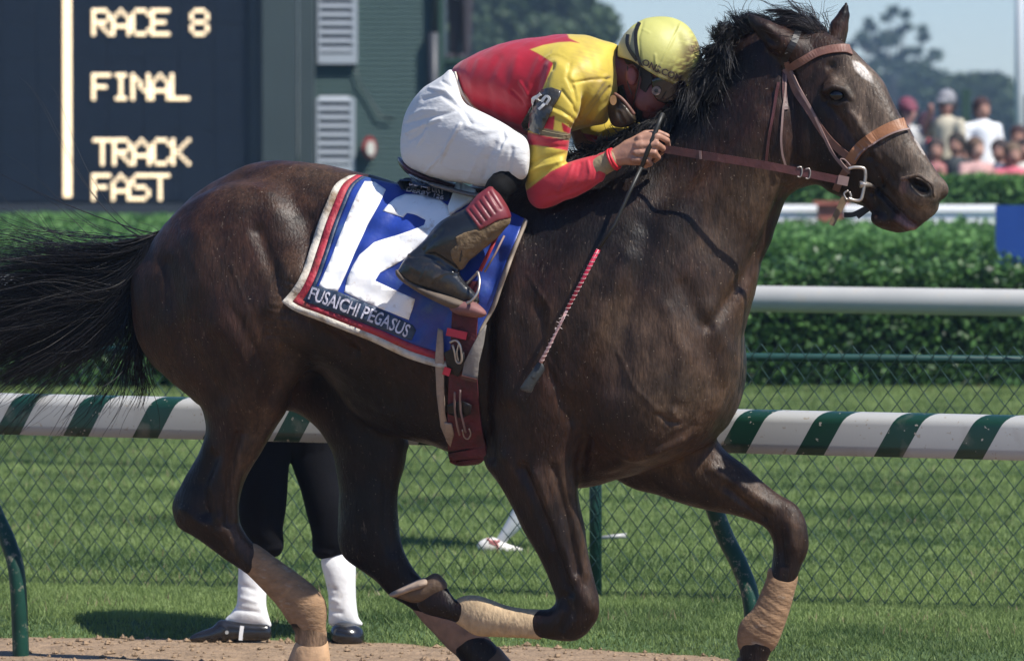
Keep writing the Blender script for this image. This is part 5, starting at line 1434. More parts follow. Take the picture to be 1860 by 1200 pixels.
a_off = lin(990, -0.20, 1110, -0.22)
th_off = lin(750, -0.10, 950, -0.25)
# skin figure (continuous): trunk, legs, arms, neck, head
def C_(pts, o): return Cap([(p[0], p[1], Yat(p[0], p[2] + o), p[3]) for p in pts])
head_face = [(1116,104),(1113,135),(1118,170),(1130,200),(1148,216),(1168,222),(1186,222),(1197,214),(1204,205),(1222,196),(1226,184),(1238,176),(1246,150),(1235,110),(1200,80),(1150,78)]
hand_poly = [(1098,276),(1111,271),(1135,256),(1157,247),(1174,240),(1188,242),(1196,256),(1196,270),(1190,284),(1178,293),(1160,301),(1135,300),(1122,304),(1100,316)]
hy = -0.205
def HF(pts): return Cap([(x, y, Yat(1180, o), r) for x, y, o, r in pts])
hand_shapes = [
 (Swell(hand_poly, lambda X, Z: -TB * X + hy - 0.02, 0.62, 0.003), .01, '+'),
 (HF([(1160,251,-0.222,0.0100),(1196,247,-0.232,0.0095),(1212,255,-0.218,0.0088),(1214,266,-0.196,0.0080)]), .004, '+'),
 (HF([(1158,264,-0.232,0.0105),(1194,262,-0.242,0.0095),(1205,270,-0.220,0.0090),(1200,279,-0.195,0.008)]), .004, '+'),
 (HF([(1155,277,-0.232,0.0100),(1188,277,-0.242,0.0092),(1196,286,-0.220,0.0085),(1188,292,-0.195,0.008)]), .004, '+'),
 (HF([(1150,289,-0.226,0.0095),(1176,291,-0.234,0.0085),(1182,298,-0.214,0.0078),(1172,302,-0.195,0.007)]), .004, '+'),
 (HF([(1140,262,-0.19,0.012),(1172,243,-0.18,0.0105),(1196,241,-0.178,0.0092),(1212,247,-0.182,0.0082)]), .008, '+'),
]
arm_skin = (C_([(1015,150,-0.19,0.045),(992,325,-0.20,0.034),(1060,318,-0.21,0.034),(1115,290,-0.225,0.024),(1140,280,-0.226,0.022)], 0), .02, '+')
skin_parts = [
 (Swell(torso, yb, 1.25, 0.006), .02, '+'), (C_([(800,225,0,0.09),(900,165,0,0.08),(1050,145,0,0.09)], 0), .03, '+'),
 (C_([(1075,130,0,0.06),(1135,130,0,0.055),(1160,140,-0.0,0.055)], 0), .03, '+'),
 (Swell(head_face, yb, 0.80, 0.004), .02, '+'), arm_skin,
 (C_([(1030,150,0.19,0.045),(1060,260,0.22,0.034),(1130,262,0.20,0.03),(1200,245,0.16,0.022),(1216,250,0.15,0.024)], 0), .02, '+'),
 (C_([(800,245,-0.10,0.07),(912,290,-0.23,0.026),(902,350,-0.29,0.014),(820,440,-0.335,0.014)], 0), .02, '+'),
 (C_([(790,240,0.10,0.08),(925,300,0.25,0.055),(800,440,0.33,0.04),(850,520,0.34,0.03)], 0), .02, '+'),
 (Ell(1147, 138, Yat(1147, -0.078), 0.019, 0.011, 0.030, 0), .006, '+'),
 (Ell(1150, 138, Yat(1149, -0.092), 0.008, 0.008, 0.018, 0), .004, '-'),
 (Ell(1218, 192, Yat(1215, 0.0), 0.016, 0.014, 0.012, -40), .01, '+'),
 (Ell(1168, 182, Yat(1168, -0.058), 0.028, 0.012, 0.034, 20), .02, '+'),
] + hand_shapes
# shrink covered parts so that clothes never let skin through
bs = [s[0].bounds() for s in skin_parts]
gx = np.arange(U(715, 0)[0], U(1235, 0)[0], 0.0042); gy = np.arange(-0.52, 0.50, 0.0050); gz = np.arange(U(0, 560)[2], U(0, 40)[2], 0.0042)
class Shrink:
    def __init__(s, a, d): s.a = a; s.d = d
    def bounds(s): return s.a.bounds()
    def field(s, X, Y, Z): return s.a.field(X, Y, Z) + s.d
skin_parts = [(Shrink(sh, 0.012), k, op) if i in (0, 1) else (Shrink(sh, 0.006), k, op) if i in (4, 5, 6, 7) else (sh, k, op) for i, (sh, k, op) in enumerate(skin_parts)]
SV, SQ = sculpt(skin_parts, gx, gy, gz); SV = adj_smooth(SV, SQ, 1, 0.5)
SV = relief(SV, SQ, [([(1128,262),(1158,258)], 2.5, 0.0012), ([(1120,285),(1150,282)], 3, -0.001), ([(1162,249),(1164,262),(1162,276),(1156,290)], 4, 0.0022), ([(1192,245),(1195,262),(1190,278)], 3, 0.002),
   ([(1178,197),(1190,206)], 3, -0.003), ([(1185,150),(1215,165)], 6, -0.004)])
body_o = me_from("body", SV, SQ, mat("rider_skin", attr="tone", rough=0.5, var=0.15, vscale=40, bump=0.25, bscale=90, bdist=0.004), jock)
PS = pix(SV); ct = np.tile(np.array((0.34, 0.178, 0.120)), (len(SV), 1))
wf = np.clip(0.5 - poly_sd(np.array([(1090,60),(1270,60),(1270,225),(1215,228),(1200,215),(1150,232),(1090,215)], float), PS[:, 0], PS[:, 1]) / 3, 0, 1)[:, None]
ct = ct * (1 - wf) + np.array((0.15, 0.042, 0.036)) * wf; wf = (stroke_w(PS, [(1145,130),(1144,150)], 8) * 0.5)[:, None]; ct = ct * (1 - wf) + np.array((0.32, 0.09, 0.085)) * wf  # ruddy face, with the shade under the helmet painted into its colour
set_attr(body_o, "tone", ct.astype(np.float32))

# silks
M_silk = mat("silk", rough=0.5, attr="dye", var=0.10, vscale=10, bump=0.35, bscale=20, stretch=(1, 1, 1), spec=0.3, sheen=0.15, bdist=0.008)
shirt_shapes = [(Swell(torso, yb, 1.42, 0.004), .02, '+'), (Ell(1050, 140, Yat(1050, 0), 0.12, 0.21, 0.10, -20), .05, '+'),
 (Swell(arm, a_off, 0.80, 0.004), .025, '+'), (Swell(arm_fore[:6] + [(1104,300),(1095,327)] + arm_fore[9:], a_off, 0.85, 0.004), .02, '+'),
 (C_([(1040,150,0.17,0.065),(1075,215,0.22,0.048)], 0), .03, '+'), (C_([(1075,215,0.22,0.045),(1085,238,0.20,0.04),(1150,240,0.20,0.034)], 0), .02, '+')]
S2V, S2Q = sculpt(shirt_shapes, np.arange(U(812, 0)[0], U(1165, 0)[0], 0.0034), np.arange(-0.42, 0.36, 0.0042), np.arange(U(0, 382)[2], U(0, 58)[2], 0.0034))
S2V = adj_smooth(S2V, S2Q, 1, 0.5)
sh_str = [
 # arm / body seam and folds of the shoulder
 ([(1003,115),(988,160),(965,205),(958,245)], 5, -0.010), ([(1040,150),(1048,185),(1035,232)], 4, -0.006), ([(1020,165),(1040,190),(1052,215)], 3, -0.004),
 ([(1100,140),(1070,180),(1050,215)], 5, 0.006), ([(1108,160),(1085,190),(1062,222)], 4, -0.005), ([(1108,185),(1085,205),(1070,226)], 4, 0.004),
 ([(1035,118),(1030,140),(1040,160)], 4, -0.004), ([(1045,150),(1075,145),(1108,143)], 2.6, -0.005), ([(1000,130),(985,165)], 4, 0.004), ([(990,125),(975,160),(968,185)], 4, -0.004),
 ([(980,110),(962,150),(955,190)], 6, 0.004), ([(940,110),(925,160),(930,215)], 9, 0.004), ([(905,105),(885,150),(892,205)], 8, -0.004), ([(870,110),(858,150),(862,195)], 7, 0.003),
 ([(945,150),(955,165),(962,175)], 3, 0.004), ([(930,165),(945,180),(952,190)], 3, -0.004),
 # sleeve
 ([(957,300),(985,288),(1028,280)], 4, -0.004), ([(957,312),(985,303),(1022,292)], 4, 0.004), ([(958,335),(985,318),(1010,300)], 4, -0.003), ([(965,260),(1000,266),(1033,268)], 3, -0.003),
 ([(1040,300),(1033,320),(1015,350)], 4, 0.004), ([(1055,298),(1050,320),(1035,348)], 3.5, -0.003), ([(1068,292),(1072,315),(1065,335)], 3.5, 0.003), ([(1080,290),(1083,305),(1085,322)], 2.5, -0.003),
 ([(985,360),(1020,352),(1070,332)], 4, -0.003), ([(1000,200),(1030,215),(1045,228)], 3, 0.004), ([(985,185),(1020,200),(1040,215)], 3, -0.003), ([(958,238),(1000,246),(1036,252)], 2.5, -0.004)]
S2V = relief(S2V, S2Q, sh_str); S2V = noise_disp(S2V, vnormals(S2V, S2Q), 34, 0.0026, (1, 1, 0.6), 9)
P2 = pix(S2V); redc = np.array((0.34, 0.008, 0.024)); yel = np.array((0.52, 0.395, 0.058)); pink = np.array((0.46, 0.030, 0.046)); khaki = np.array((0.22, 0.17, 0.095))
Cc = np.tile(redc, (len(S2V), 1))
def dye(poly, c, soft=0.8):
    global Cc
    sdv = poly_sd(np.array(poly, float), P2[:, 0], P2[:, 1]); w = np.clip(0.5 - sdv / (2 * soft), 0, 1)[:, None]; Cc = Cc * (1 - w) + np.array(c) * w
dye([(1024,50),(1034,70),(1054,79),(1036,76),(1015,77),(987,82),(963,90),(975,96),(987,103),(1005,115),(987,158),(975,190),(958,240),(1035,256),(1045,240),(1175,260),(1175,40)], yel)
dye([(984,216),(1008,210),(1005,238),(985,240)], redc)
dye([(1020,222),(1040,235),(1036,245),(1022,238)], redc)
dye([(952,243),(980,248),(1036,256),(1036,275),(990,266),(950,262)], pink)
dye([(950,262),(990,266),(1036,275),(1040,292),(1031,297),(1000,312),(957,346),(950,346)], yel)
dye([(1036,275),(1100,270),(1105,340),(1000,385),(950,375),(950,350),(957,346),(1000,312),(1031,297)], pink)
dye([(984,232),(1037,243),(1036,256),(982,246)], khaki)
nz = nsum(P2[:, 0] * 0.12, P2[:, 1] * 0.12, 12, 1.0)
w = (stroke_w(P2, [(1070,110),(1090,140)], 30) * np.clip(0.35 + nz * 1.8, 0, 1) * 0.65)[:, None]; Cc = Cc * (1 - w) + np.array((0.26, 0.17, 0.06)) * w
shirt = me_from("silk_shirt", S2V, S2Q, M_silk, jock); set_attr(shirt, "dye", Cc.astype(np.float32))
SB = bvh_of(S2V, S2Q)
def on_shirt(x, y, l=0.003):
    o = Vector((0, -CAM_D, CAM_H)); d = (Vector(U(x, y, 0.0)) - o).normalized(); h = SB.ray_cast(o + d * (CAM_D - 3), d)
    return None if h[0] is None else h[0] + (h[1] if h[1].y < 0 else -h[1]) * l
# cuff and wristband
simple([(C_([(1080,308,-0.212,0.031),(1112,291,-0.222,0.0285)], 0), .01, '+')], 0.0035, "cuff", mat("khaki_tape", (0.27, 0.21, 0.12), 0.8, var=0.2, vscale=40, bump=0.3), jock, 1, [([(1092,285),(1100,318)], 2, -0.0015)])
def ringtube(name, a, b, o, r, tr, m, par):
    A = Vector(U(a[0], a[1], Yat(a[0], o))); B = Vector(U(b[0], b[1], Yat(b[0], o))); ax = (B - A).normalized(); c = A
    u = ax.orthogonal().normalized(); v = ax.cross(u)
    return tubep(name, [c + (u * math.cos(q) + v * math.sin(q)) * r for q in np.linspace(0, 2 * math.pi, 25)], tr, m, par, 8)
M_redb = mat("red_rubber", (0.55, 0.02, 0.035), 0.45)
ringtube("wristband", (1113,290), (1140,277), -0.223, 0.0305, 0.0042, M_redb, jock); ringtube("wristband", (1117,288), (1140,277), -0.223, 0.0295, 0.0042, M_redb, jock)
# arm number pad: dark pouch with white digits
pouch = patch("number_pouch", [(954,212),(962,196),(975,176),(988,163),(1004,160),(1020,166),(1018,176),(1006,196),(994,222),(984,243),(968,240),(952,233),(949,222)], mat("dark_plastic_pouch", (0.055, 0.05, 0.042), 0.22, var=0.5, vscale=22, bump=0.5, bscale=40), jock, on_shirt, 0.008, 7, 0.005)
M_dig = mat("white_digit", (0.70, 0.68, 0.62), 0.4)
def on_sh(x, y, l): return on_shirt(x, y, l)
def digit(pts, w, name): return strap(name, pts, w, on_sh, 0.014, M_dig, jock, 0.0015, sub=4)
digit([(972,193),(978,181),(990,173)], 5, "digit"); digit([(985,200),(996,190),(1003,181),(998,176),(990,184),(983,181),(990,173)], 4, "digit")
strap("pouch_strap", [(983,240),(1010,246),(1037,249)], 8, on_sh, 0.004, mat("olive_strap", (0.20, 0.165, 0.095), 0.8, var=0.2), jock, 0.003)
# breeches
M_white_cloth = mat("white_breeches", (0.62, 0.62, 0.61), 0.7, bump=0.5, bscale=18, stretch=(1,1,2.0), bdist=0.01, dirt=(0.5, 0.45, 0.4), dirt_amt=0.04)
br = [(Swell(breech, th_off, 0.95, 0.004), .03, '+'), (Swell([(820,128),(803,138),(770,160),(750,187),(740,225),(760,270),(820,290),(870,270),(880,230),(846,188),(832,160)], yb, 1.35, 0.004), .05, '+'),
      (Swell([(826,146),(838,146),(850,172),(878,203),(922,228),(962,246),(958,268),(880,268),(830,236),(808,180)], yb, 1.25, 0.004), .04, '+'),
      (C_([(810,240,0.10,0.10),(925,290,0.22,0.06),(925,320,0.25,0.05)], 0), .03, '+')]
bs_ = [([(770,180),(800,172),(840,200),(856,225)], 4, -0.004), ([(735,225),(770,215),(805,208),(830,200)], 4, -0.004), ([(738,240),(775,225),(800,216)], 3, 0.004), ([(745,255),(768,240),(775,222)], 3, -0.004),
  ([(757,265),(768,250),(772,235)], 3, 0.003), ([(770,315),(800,285),(835,225)], 2, 0.004), ([(800,295),(815,262),(838,226)], 1.6, 0.005), ([(850,230),(880,240),(905,235)], 5, 0.003),
  ([(900,260),(885,290),(880,320)], 5, -0.004), ([(915,262),(905,290),(900,325)], 5, 0.004), ([(930,270),(925,300),(922,325)], 4, -0.004), ([(890,250),(865,290),(850,325)], 6, 0.002), ([(780,160),(810,165),(830,185)], 3, 0.003), ([(803,148),(822,160),(838,185)], 3, -0.003),
  ([(745,210),(765,200),(790,200)], 3, 0.003), ([(912,235),(916,250),(908,268)], 3, -0.005)]
simple(br, 0.0042, "breeches", M_white_cloth, jock, 1, bs_, (30, 0.0022, (1, 1, 0.7), 5))
strap("waistband", [(822,132),(830,158),(842,183),(860,203)], 10, lambda x, y, l: (on_shirt(x + 4, y, 0.004)), 0, mat("cream_waistband", (0.55, 0.50, 0.42), 0.8), jock, 0.004)
# boot, lower leg
M_boot = mat("black_boot_leather", (0.012, 0.013, 0.015), 0.28, spec=0.6, var=0.3, vscale=12, bump=0.3, bscale=30, dirt=(0.07, 0.05, 0.03), dirt_amt=0.35, dirt_scale=16)
M_mud = mat("mud_caked_leather", (0.155, 0.105, 0.055), 0.9, var=0.3, vscale=30, bump=0.7, bscale=60, dirt=(0.09, 0.06, 0.03), dirt_amt=0.35, dirt_scale=18)
boot_off = lin(760, -0.345, 900, -0.315)
shaft = [(845,378),(868,356),(890,341),(902,350),(916,370),(924,386),(926,400),(918,414),(888,444),(856,468),(842,485),(826,492),(800,480),(768,462),(748,460),(772,434),(800,402)]
foot = [(748,459),(733,473),(725,487),(720,497),(745,518),(780,532),(820,545),(850,556),(872,548),(860,528),(846,514),(836,498),(828,486),(800,470),(770,455)]
simple([(Swell(shaft, boot_off, 0.85, 0.004), .015, '+'), (Swell(foot, boot_off, 0.80, 0.004), .012, '+')], 0.0038, "boot", M_boot, jock, 1,
  [([(745,465),(790,462),(830,488)], 3, -0.004), ([(760,470),(800,474),(822,494)], 3, 0.003), ([(773,485),(768,500),(760,512)], 1.8, 0.0022), ([(836,498),(810,495),(790,505),(778,522)], 1.8, 0.0022), ([(800,420),(780,440),(770,455)], 5, -0.003),
   ([(820,390),(790,425)], 5, 0.003), ([(735,478),(760,492)], 4, 0.002)])
simple([(Swell([(718,496),(722,489),(745,509),(780,524),(820,537),(850,548),(868,546),(862,556),(830,563),(785,545),(750,525),(726,508)], boot_off, 2.6, 0.003), .004, '+')], 0.004, "boot_sole", mat("dusty_sole", (0.10, 0.075, 0.055), 0.8, var=0.3, vscale=20), jock, 1)
class Uni:
    def __init__(s, L, k): s.L = L; s.k = k
    def bounds(s):
        B = np.array([q.bounds() for q in s.L]); return (B[:, 0].min(), B[:, 1].max(), B[:, 2].min(), B[:, 3].max(), B[:, 4].min(), B[:, 5].max())
    def field(s, X, Y, Z):
        f = s.L[0].field(X, Y, Z)
        for q in s.L[1:]:
            g = q.field(X, Y, Z); h = np.maximum(s.k - np.abs(f - g), 0) / s.k; f = np.minimum(f, g) - h * h * s.k * 0.25
        return f
shaftS = Uni([Swell(shaft, boot_off, 0.85, 0.004)], 0.01)
simple([(Clip(shaftS, [(846,379),(868,352),(892,335),(912,345),(930,372),(935,392),(905,398),(873,415)], 0.0045), .01, '+')], 0.0032, "boot_cuff", mat("ribbed_red_leather", (0.15, 0.020, 0.027), 0.45, var=0.2), jock, 1,
  [([(853 + 9 * i, 381 - 8.0 * i), (873 + 9 * i, 407 - 7.0 * i)], 1.9, -0.004) for i in range(6)])
simple([(Clip(shaftS, [(873,413),(905,398),(925,386),(936,398),(925,425),(888,452),(858,476),(842,492),(832,480),(822,468),(820,452),(832,440),(828,428),(846,418)], 0.0022), .01, '+')], 0.0032, "muddy_calf", M_mud, jock, 1,
  [([(838,455),(836,475)], 3, -0.003), ([(900,410),(880,430)], 4, 0.002)], (60, 0.0018, (1, 1, 1), 8))
# dark knee of the far side of the boot, between boot and arm
simple([(C_([(928,318,-0.235,0.048),(908,342,-0.280,0.038),(904,358,-0.285,0.030)], 0), .02, '+'), (C_([(900,340,-0.29,0.026),(893,346,-0.30,0.020)], 0), .02, '+')], 0.005, "knee_pad", mat("black_suede", (0.0035, 0.0035, 0.004), 0.8, spec=0.15), jock, 1)
# helmet
hel = [(1117,97),(1122,84),(1132,66),(1150,48),(1170,37),(1192,31),(1215,31),(1236,38),(1252,50),(1264,68),(1272,90),(1276,115),(1274,140),(1268,158),(1262,164),(1245,163),(1220,155),(1195,143),(1170,128),(1150,114),(1130,107),(1119,105)]
M_hel = mat("yellow_helmet_cloth", (0.78, 0.74, 0.22), 0.55, var=0.06, vscale=8, bump=0.3, bscale=12, bdist=0.01, attr="dye2")
HS = [(Swell(hel, yb, 0.97, 0.0035), .01, '+'), (Clip(Ell(1196, 104, Yat(1196, 0), 0.122, 0.112, 0.112, -35), [(x + (1 if x > 1196 else -1), y - (1 if y < 100 else 0)) for x, y in hel], 0.0), .006, '+')]
b_ = HS[1][0].bounds()
V3, Q3 = sculpt(HS, np.arange(b_[0], b_[1], 0.0034), np.arange(b_[2], b_[3], 0.0038), np.arange(b_[4], b_[5], 0.0034))
V3 = adj_smooth(V3, Q3, 1)
V3 = relief(V3, Q3, [([(1238,42),(1222,70),(1208,98),(1196,128)], 2.2, 0.003), ([(1230,50),(1215,80),(1200,112)], 2.0, -0.002), ([(1168,40),(1160,70),(1163,110)], 2.5, -0.002), ([(1190,100),(1192,126)], 2, 0.0025), ([(1180,60),(1165,52),(1150,56)], 2, 0.001),
   ([(1150,112),(1190,136),(1225,152),(1258,160)], 3, 0.002), ([(1225,110),(1218,140)], 2, 0.0015)])
P3 = pix(V3); c3 = np.tile(np.array((0.46, 0.45, 0.135)), (len(V3), 1))
def lay3(c, w):
    global c3
    w = np.clip(w, 0, 1)[:, None]; c3 = c3 * (1 - w) + np.array(c) * w
nz3 = nsum(P3[:, 0] * 0.3, P3[:, 1] * 0.3, 77, 1.0, 14)
lay3((0.34, 0.31, 0.21), (P3[:, 0] < 1160) * (poly_sd(np.array([(1100, 110), (1125, 60), (1152, 50), (1166, 118)], float), P3[:, 0], P3[:, 1]) < 0) * 0.75)
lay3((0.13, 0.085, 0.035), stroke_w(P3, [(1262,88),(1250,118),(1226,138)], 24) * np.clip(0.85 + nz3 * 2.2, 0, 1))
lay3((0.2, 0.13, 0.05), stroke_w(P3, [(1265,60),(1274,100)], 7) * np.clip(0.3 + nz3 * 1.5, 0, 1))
lay3((0.27, 0.24, 0.15), (stroke_w(P3, [(1160,112),(1195,129),(1240,147)], 9) > 0.5) * 0.5)
helmet = me_from("helmet", V3, Q3, M_hel, jock); set_attr(helmet, "dye2", c3.astype(np.float32))
HLB = bvh_of(V3, Q3)
def on_hel(x, y, l=0.002):
    o = Vector((0, -CAM_D, CAM_H)); d = (Vector(U(x, y, 0.0)) - o).normalized(); h = HLB.ray_cast(o + d * (CAM_D - 3), d)
    return None if h[0] is None else h[0] + (h[1] if h[1].y < 0 else -h[1]) * l
M_blk = mat("black_elastic", (0.012, 0.012, 0.010), 0.5)
strap("goggle_strap", [(1162,43),(1156,60),(1156,82),(1160,105),(1167,122)], 5.5, on_hel, 0.002, M_blk, jock, 0.003)
strap("goggle_strap", [(1142,64),(1141,80),(1148,96),(1158,110)], 5.5, on_hel, 0.002, M_blk, jock, 0.003)
lettering("ONS.COM", [(1166,116),(1188,127),(1210,137),(1234,146)], 11, on_hel, 0.005, mat("dark_brown_print", (0.05, 0.035, 0.03), 0.6), helmet, bold=0.02)
simple([(Swell([(1196,142),(1222,154),(1246,162),(1264,164),(1262,168),(1244,167),(1218,159),(1194,147)], yb, 7.0, 0.003), .004, '+')], 0.004, "helmet_rim", mat("cream_rim", (0.68, 0.62, 0.48), 0.5), jock, 1)
# hair at the nape, harness, goggles at the neck
headS = Swell(head_face, yb, 0.80, 0.004)
simple([(Clip(headS, [(1100,90),(1168,96),(1176,128),(1163,146),(1154,124),(1146,117),(1138,121),(1132,135),(1131,155),(1136,178),(1146,196),(1138,214),(1120,200),(1100,150)], 0.007), .01, '+')], 0.004, "hair", mat("dark_hair", (0.008, 0.007, 0.007), 0.6, bump=0.5, bscale=120), jock, 1)
simple([(Clip(headS, [(1160,120),(1180,132),(1186,148),(1176,160),(1166,180),(1164,222),(1150,222),(1152,190),(1158,165),(1163,146)], 0.008), .01, '+')], 0.004, "skull_cap_harness", mat("black_webbing", (0.010, 0.009, 0.009), 0.6), jock, 1)
def face_on(x, y, o): return U(x, y, Yat(x, o))
tubep("chin_harness", spline([face_on(1163,122,-0.085), face_on(1160,150,-0.088), face_on(1154,175,-0.080), face_on(1150,200,-0.06), face_on(1158,218,-0.03)], 4, False), 0.0035, M_blk, jock, 6, 0.6)
tubep("chin_harness", spline([face_on(1140,120,-0.086), face_on(1140,150,-0.086), face_on(1148,172,-0.082)], 4, False), 0.003, M_blk, jock, 6, 0.6)
g = MB(); c = Vector(face_on(1192,165,-0.078)); disc(g, c, 0.013, 0.013, c.y - 0.004, c.y + 0.006, n=20); g.build("goggle_vent", mat("grey_brown_plastic", (0.16, 0.11, 0.09), 0.35), jock)
g = MB(); disc(g, c + Vector((0, -0.005, 0)), 0.006, 0.006, c.y - 0.007, c.y - 0.0045, n=14); g.build("goggle_vent_hub", M_blk, jock)
simple([(Clip(headS, [(1180,146),(1196,138),(1250,150),(1250,186),(1222,186),(1206,190),(1190,184),(1182,170)], 0.011), .01, '+')], 0.004, "goggles", mat("smoked_goggles", (0.014, 0.011, 0.013), 0.12, spec=0.7), jock, 1)
# second pair of goggles hanging below the chin
hg = empty("hanging", (0, 0, 0)); bpy.data.objects.remove(hg)
M_amb = mat("amber_plastic", (0.22, 0.12, 0.05), 0.3, spec=0.4, var=0.3, vscale=20)
simple([(Swell([(1106,178),(1120,172),(1134,186),(1150,204),(1156,216),(1148,228),(1130,232),(1112,228),(1104,205)], off(-0.075), 0.75, 0.003), .005, '+')], 0.0038, "lowered_goggles", mat("muddy_clear_plastic", (0.05, 0.035, 0.022), 0.3, spec=0.4, var=0.6, vscale=25, bump=0.5, bscale=35), jock, 1, [([(1118,176),(1135,196),(1150,216)], 2, 0.004), ([(1124,205),(1132,222)], 3, -0.004)])
g = MB(); c = Vector(face_on(1114,182,-0.115)); disc(g, c, 0.010, 0.015, c.y, c.y + 0.01, n=18); g.build("goggle_button", M_amb, jock)
tubep("goggle_frame", spline([face_on(1116,170,-0.105), face_on(1130,180,-0.11), face_on(1142,194,-0.108), face_on(1152,208,-0.10)], 4, False), 0.005, M_brownl, jock, 7)
# stirrup (part of the saddle)
sy = lambda x, o: Yat(x, o)
tubep("stirrup_leather", [U(907,418,sy(907,-0.30)), U(890,455,sy(890,-0.325)), U(872,492,sy(872,-0.335))], [0.011, 0.011, 0.011], mat("red_stirrup_leather", (0.34, 0.03, 0.03), 0.5, var=0.2), saddle, 8, 0.3)
tubep("stirrup_leather", [U(916,428,sy(907,-0.312)), U(900,460,sy(890,-0.33)), U(880,494,sy(872,-0.345))], [0.0032, 0.0032, 0.0032], M_edge, saddle, 6)
tubep("stirrup_iron", spline([U(868,494,sy(868,-0.352)), U(871,510,sy(868,-0.372)), U(868,530,sy(868,-0.39)), U(858,545,sy(868,-0.39)), U(848,551,sy(868,-0.385))], 5, False), 0.0042, M_metal, saddle, 8)
tubep("stirrup_iron", spline([U(868,494,sy(868,-0.34)), U(858,505,sy(868,-0.32)), U(845,520,sy(868,-0.30)), U(842,540,sy(868,-0.29))], 5, False), 0.0042, M_metal, saddle, 8)
simple([(Swell([(816,556),(840,546),(862,548),(880,562),(884,572),(870,577),(845,574),(824,568)], off(-0.33), 2.2, 0.003), .005, '+')], 0.004, "stirrup_tread", mat("dusty_tread", (0.17, 0.075, 0.07), 0.7, var=0.3), saddle, 1)
# riding crop
crop = empty("riding_crop", (0, 0, 0)); tag(crop, "thin riding crop with red spiral shaft and leather flap, held beside the shoulder", "whip")
cy = lambda px: float(np.interp(px, [945, 1030, 1117, 1165, 1206], [Yat(945, -0.33), Yat(1030, -0.345), Yat(1117, -0.325), Yat(1165, -0.27), Yat(1200, -0.20)]))
def cp(x, y): return U(x, y, cy(x))
tubep("handle", [cp(1204,206), cp(1195,228), cp(1165,304)], [0.0075, 0.0075, 0.0062], M_blk, crop, 10)
tubep("shaft", [cp(1165,304), cp(1142,352), cp(1117,407), cp(1087,453)], [0.0060, 0.0055, 0.0052, 0.0050], M_blk, crop, 10)
tubep("shaft_red", [cp(1087,453), cp(1060,505), cp(1030,562)], [0.0062, 0.0056, 0.0046], mat("crimson_wrap", (0.42, 0.015, 0.05), 0.4), crop, 10)
tubep("shaft_bare", [cp(1030,562), cp(1016,592), cp(997,630), cp(982,658)], [0.0044, 0.0036, 0.0045, 0.0062], mat("pale_pink_wrap", (0.48, 0.28, 0.27), 0.6), crop, 8)
# pale spiral thread around the red and the bare part
A = Vector(cp(1087,453)); B = Vector(cp(984,655)); ax = (B - A); L = ax.length; ax.normalize(); u_ = ax.orthogonal().normalized(); v_ = ax.cross(u_); sp_ = []
mid = Vector(cp(1030,562))
for i in range(420):
    t = i / 419; x = 1087 + (984 - 1087) * t; c = Vector(cp(np.interp(t, [0, .55, 1], [1087, 1030, 984]), np.interp(t, [0, .55, 1], [453, 562, 655])))
    q = t * 2 * math.pi * 26; r = 0.0060 if t < 0.55 else (0.0044 if t < 0.8 else 0.0056)
    sp_.append(tuple(c + (u_ * math.cos(q) + v_ * math.sin(q)) * r))
t_ = MB(); t_.tube(sp_, 0.0007, 4); t_.build("thread", mat("white_thread", (0.62, 0.52, 0.50), 0.7), crop, True)
mb = MB()
for i in range(9):
    t = rnd.uniform(0.58, 0.86); x = np.interp(t, [0, .55, 1], [1087, 1030, 984]); y = np.interp(t, [0, .55, 1], [453, 562, 655]); c = Vector(cp(x, y))
    d = Vector((rnd.uniform(-1, 1), -0.3, rnd.uniform(-.6, .8))).normalized() * 0.013
    mb.tube([tuple(c), tuple(c + d)], 0.0007, 4)
tag(mb.build("frayed_threads", bpy.data.materials["white_thread"], crop), kind="stuff")
simple([(Swell([(984,657),(990,668),(985,680),(972,700),(966,713),(955,712),(944,706),(952,692),(966,672),(976,658)], lambda X, Z: np.full(np.shape(X), cy(965)), 0.35, 0.003), .004, '+')], 0.0032, "flap", mat("dark_grey_leather", (0.020, 0.023, 0.023), 0.5, var=0.3, dirt=(0.2, 0.17, 0.14), dirt_amt=0.2), crop, 1, [([(972,672),(966,684),(971,686),(976,676)], 1.5, 0.002)])
# ================================================================ MAN BEHIND THE RAIL (legs seen between the horse's legs)
M_blackc = mat("black_wool", (0.0035, 0.0035, 0.0055), 0.9, spec=0.15, var=0.2, vscale=12, bump=0.3, bscale=20)
M_gait = mat("white_gaiter", (0.74, 0.74, 0.74), 0.7, bump=0.3, bscale=25, dirt=(0.4, 0.33, 0.25), dirt_amt=0.08)
M_shoe = mat("polished_black_shoe", (0.012, 0.012, 0.014), 0.22, spec=0.7)
man = empty("person", (0, 0, 0)); tag(man, "person in black knee breeches, white gaiters and black shoes standing behind the striped rail", "person")
ms = 558.0; MY = SC(ms)
mc = lambda o: (lambda X, Z: np.full(np.shape(X), MY + o))
legL = [(440,760),(470,742),(525,742),(528,800),(524,860),(520,920),(514,960),(516,990),(508,1008),(490,1010),(462,990),(440,960),(433,930),(432,870)]
legR = [(520,760),(560,742),(604,760),(612,830),(620,880),(640,920),(640,990),(628,1005),(600,1016),(580,1014),(568,1000),(566,968),(556,930),(546,890),(532,850),(524,812)]
simple([(Swell(legL, mc(0.0), 0.85, 0.005), .02, '+'), (Swell(legR, mc(0.04), 0.85, 0.005), .02, '+'), (Swell([(452,780),(445,700),(455,620),(500,590),(560,600),(602,640),(606,720),(600,790),(526,810)], mc(0.02), 0.75, 0.006), .05, '+')],
       0.007, "knee_breeches", M_blackc, man, 1, [([(450,985),(480,1000),(508,995)], 5, 0.006), ([(570,1000),(600,1006)], 5, 0.006), ([(470,850),(480,920)], 8, 0.004)])
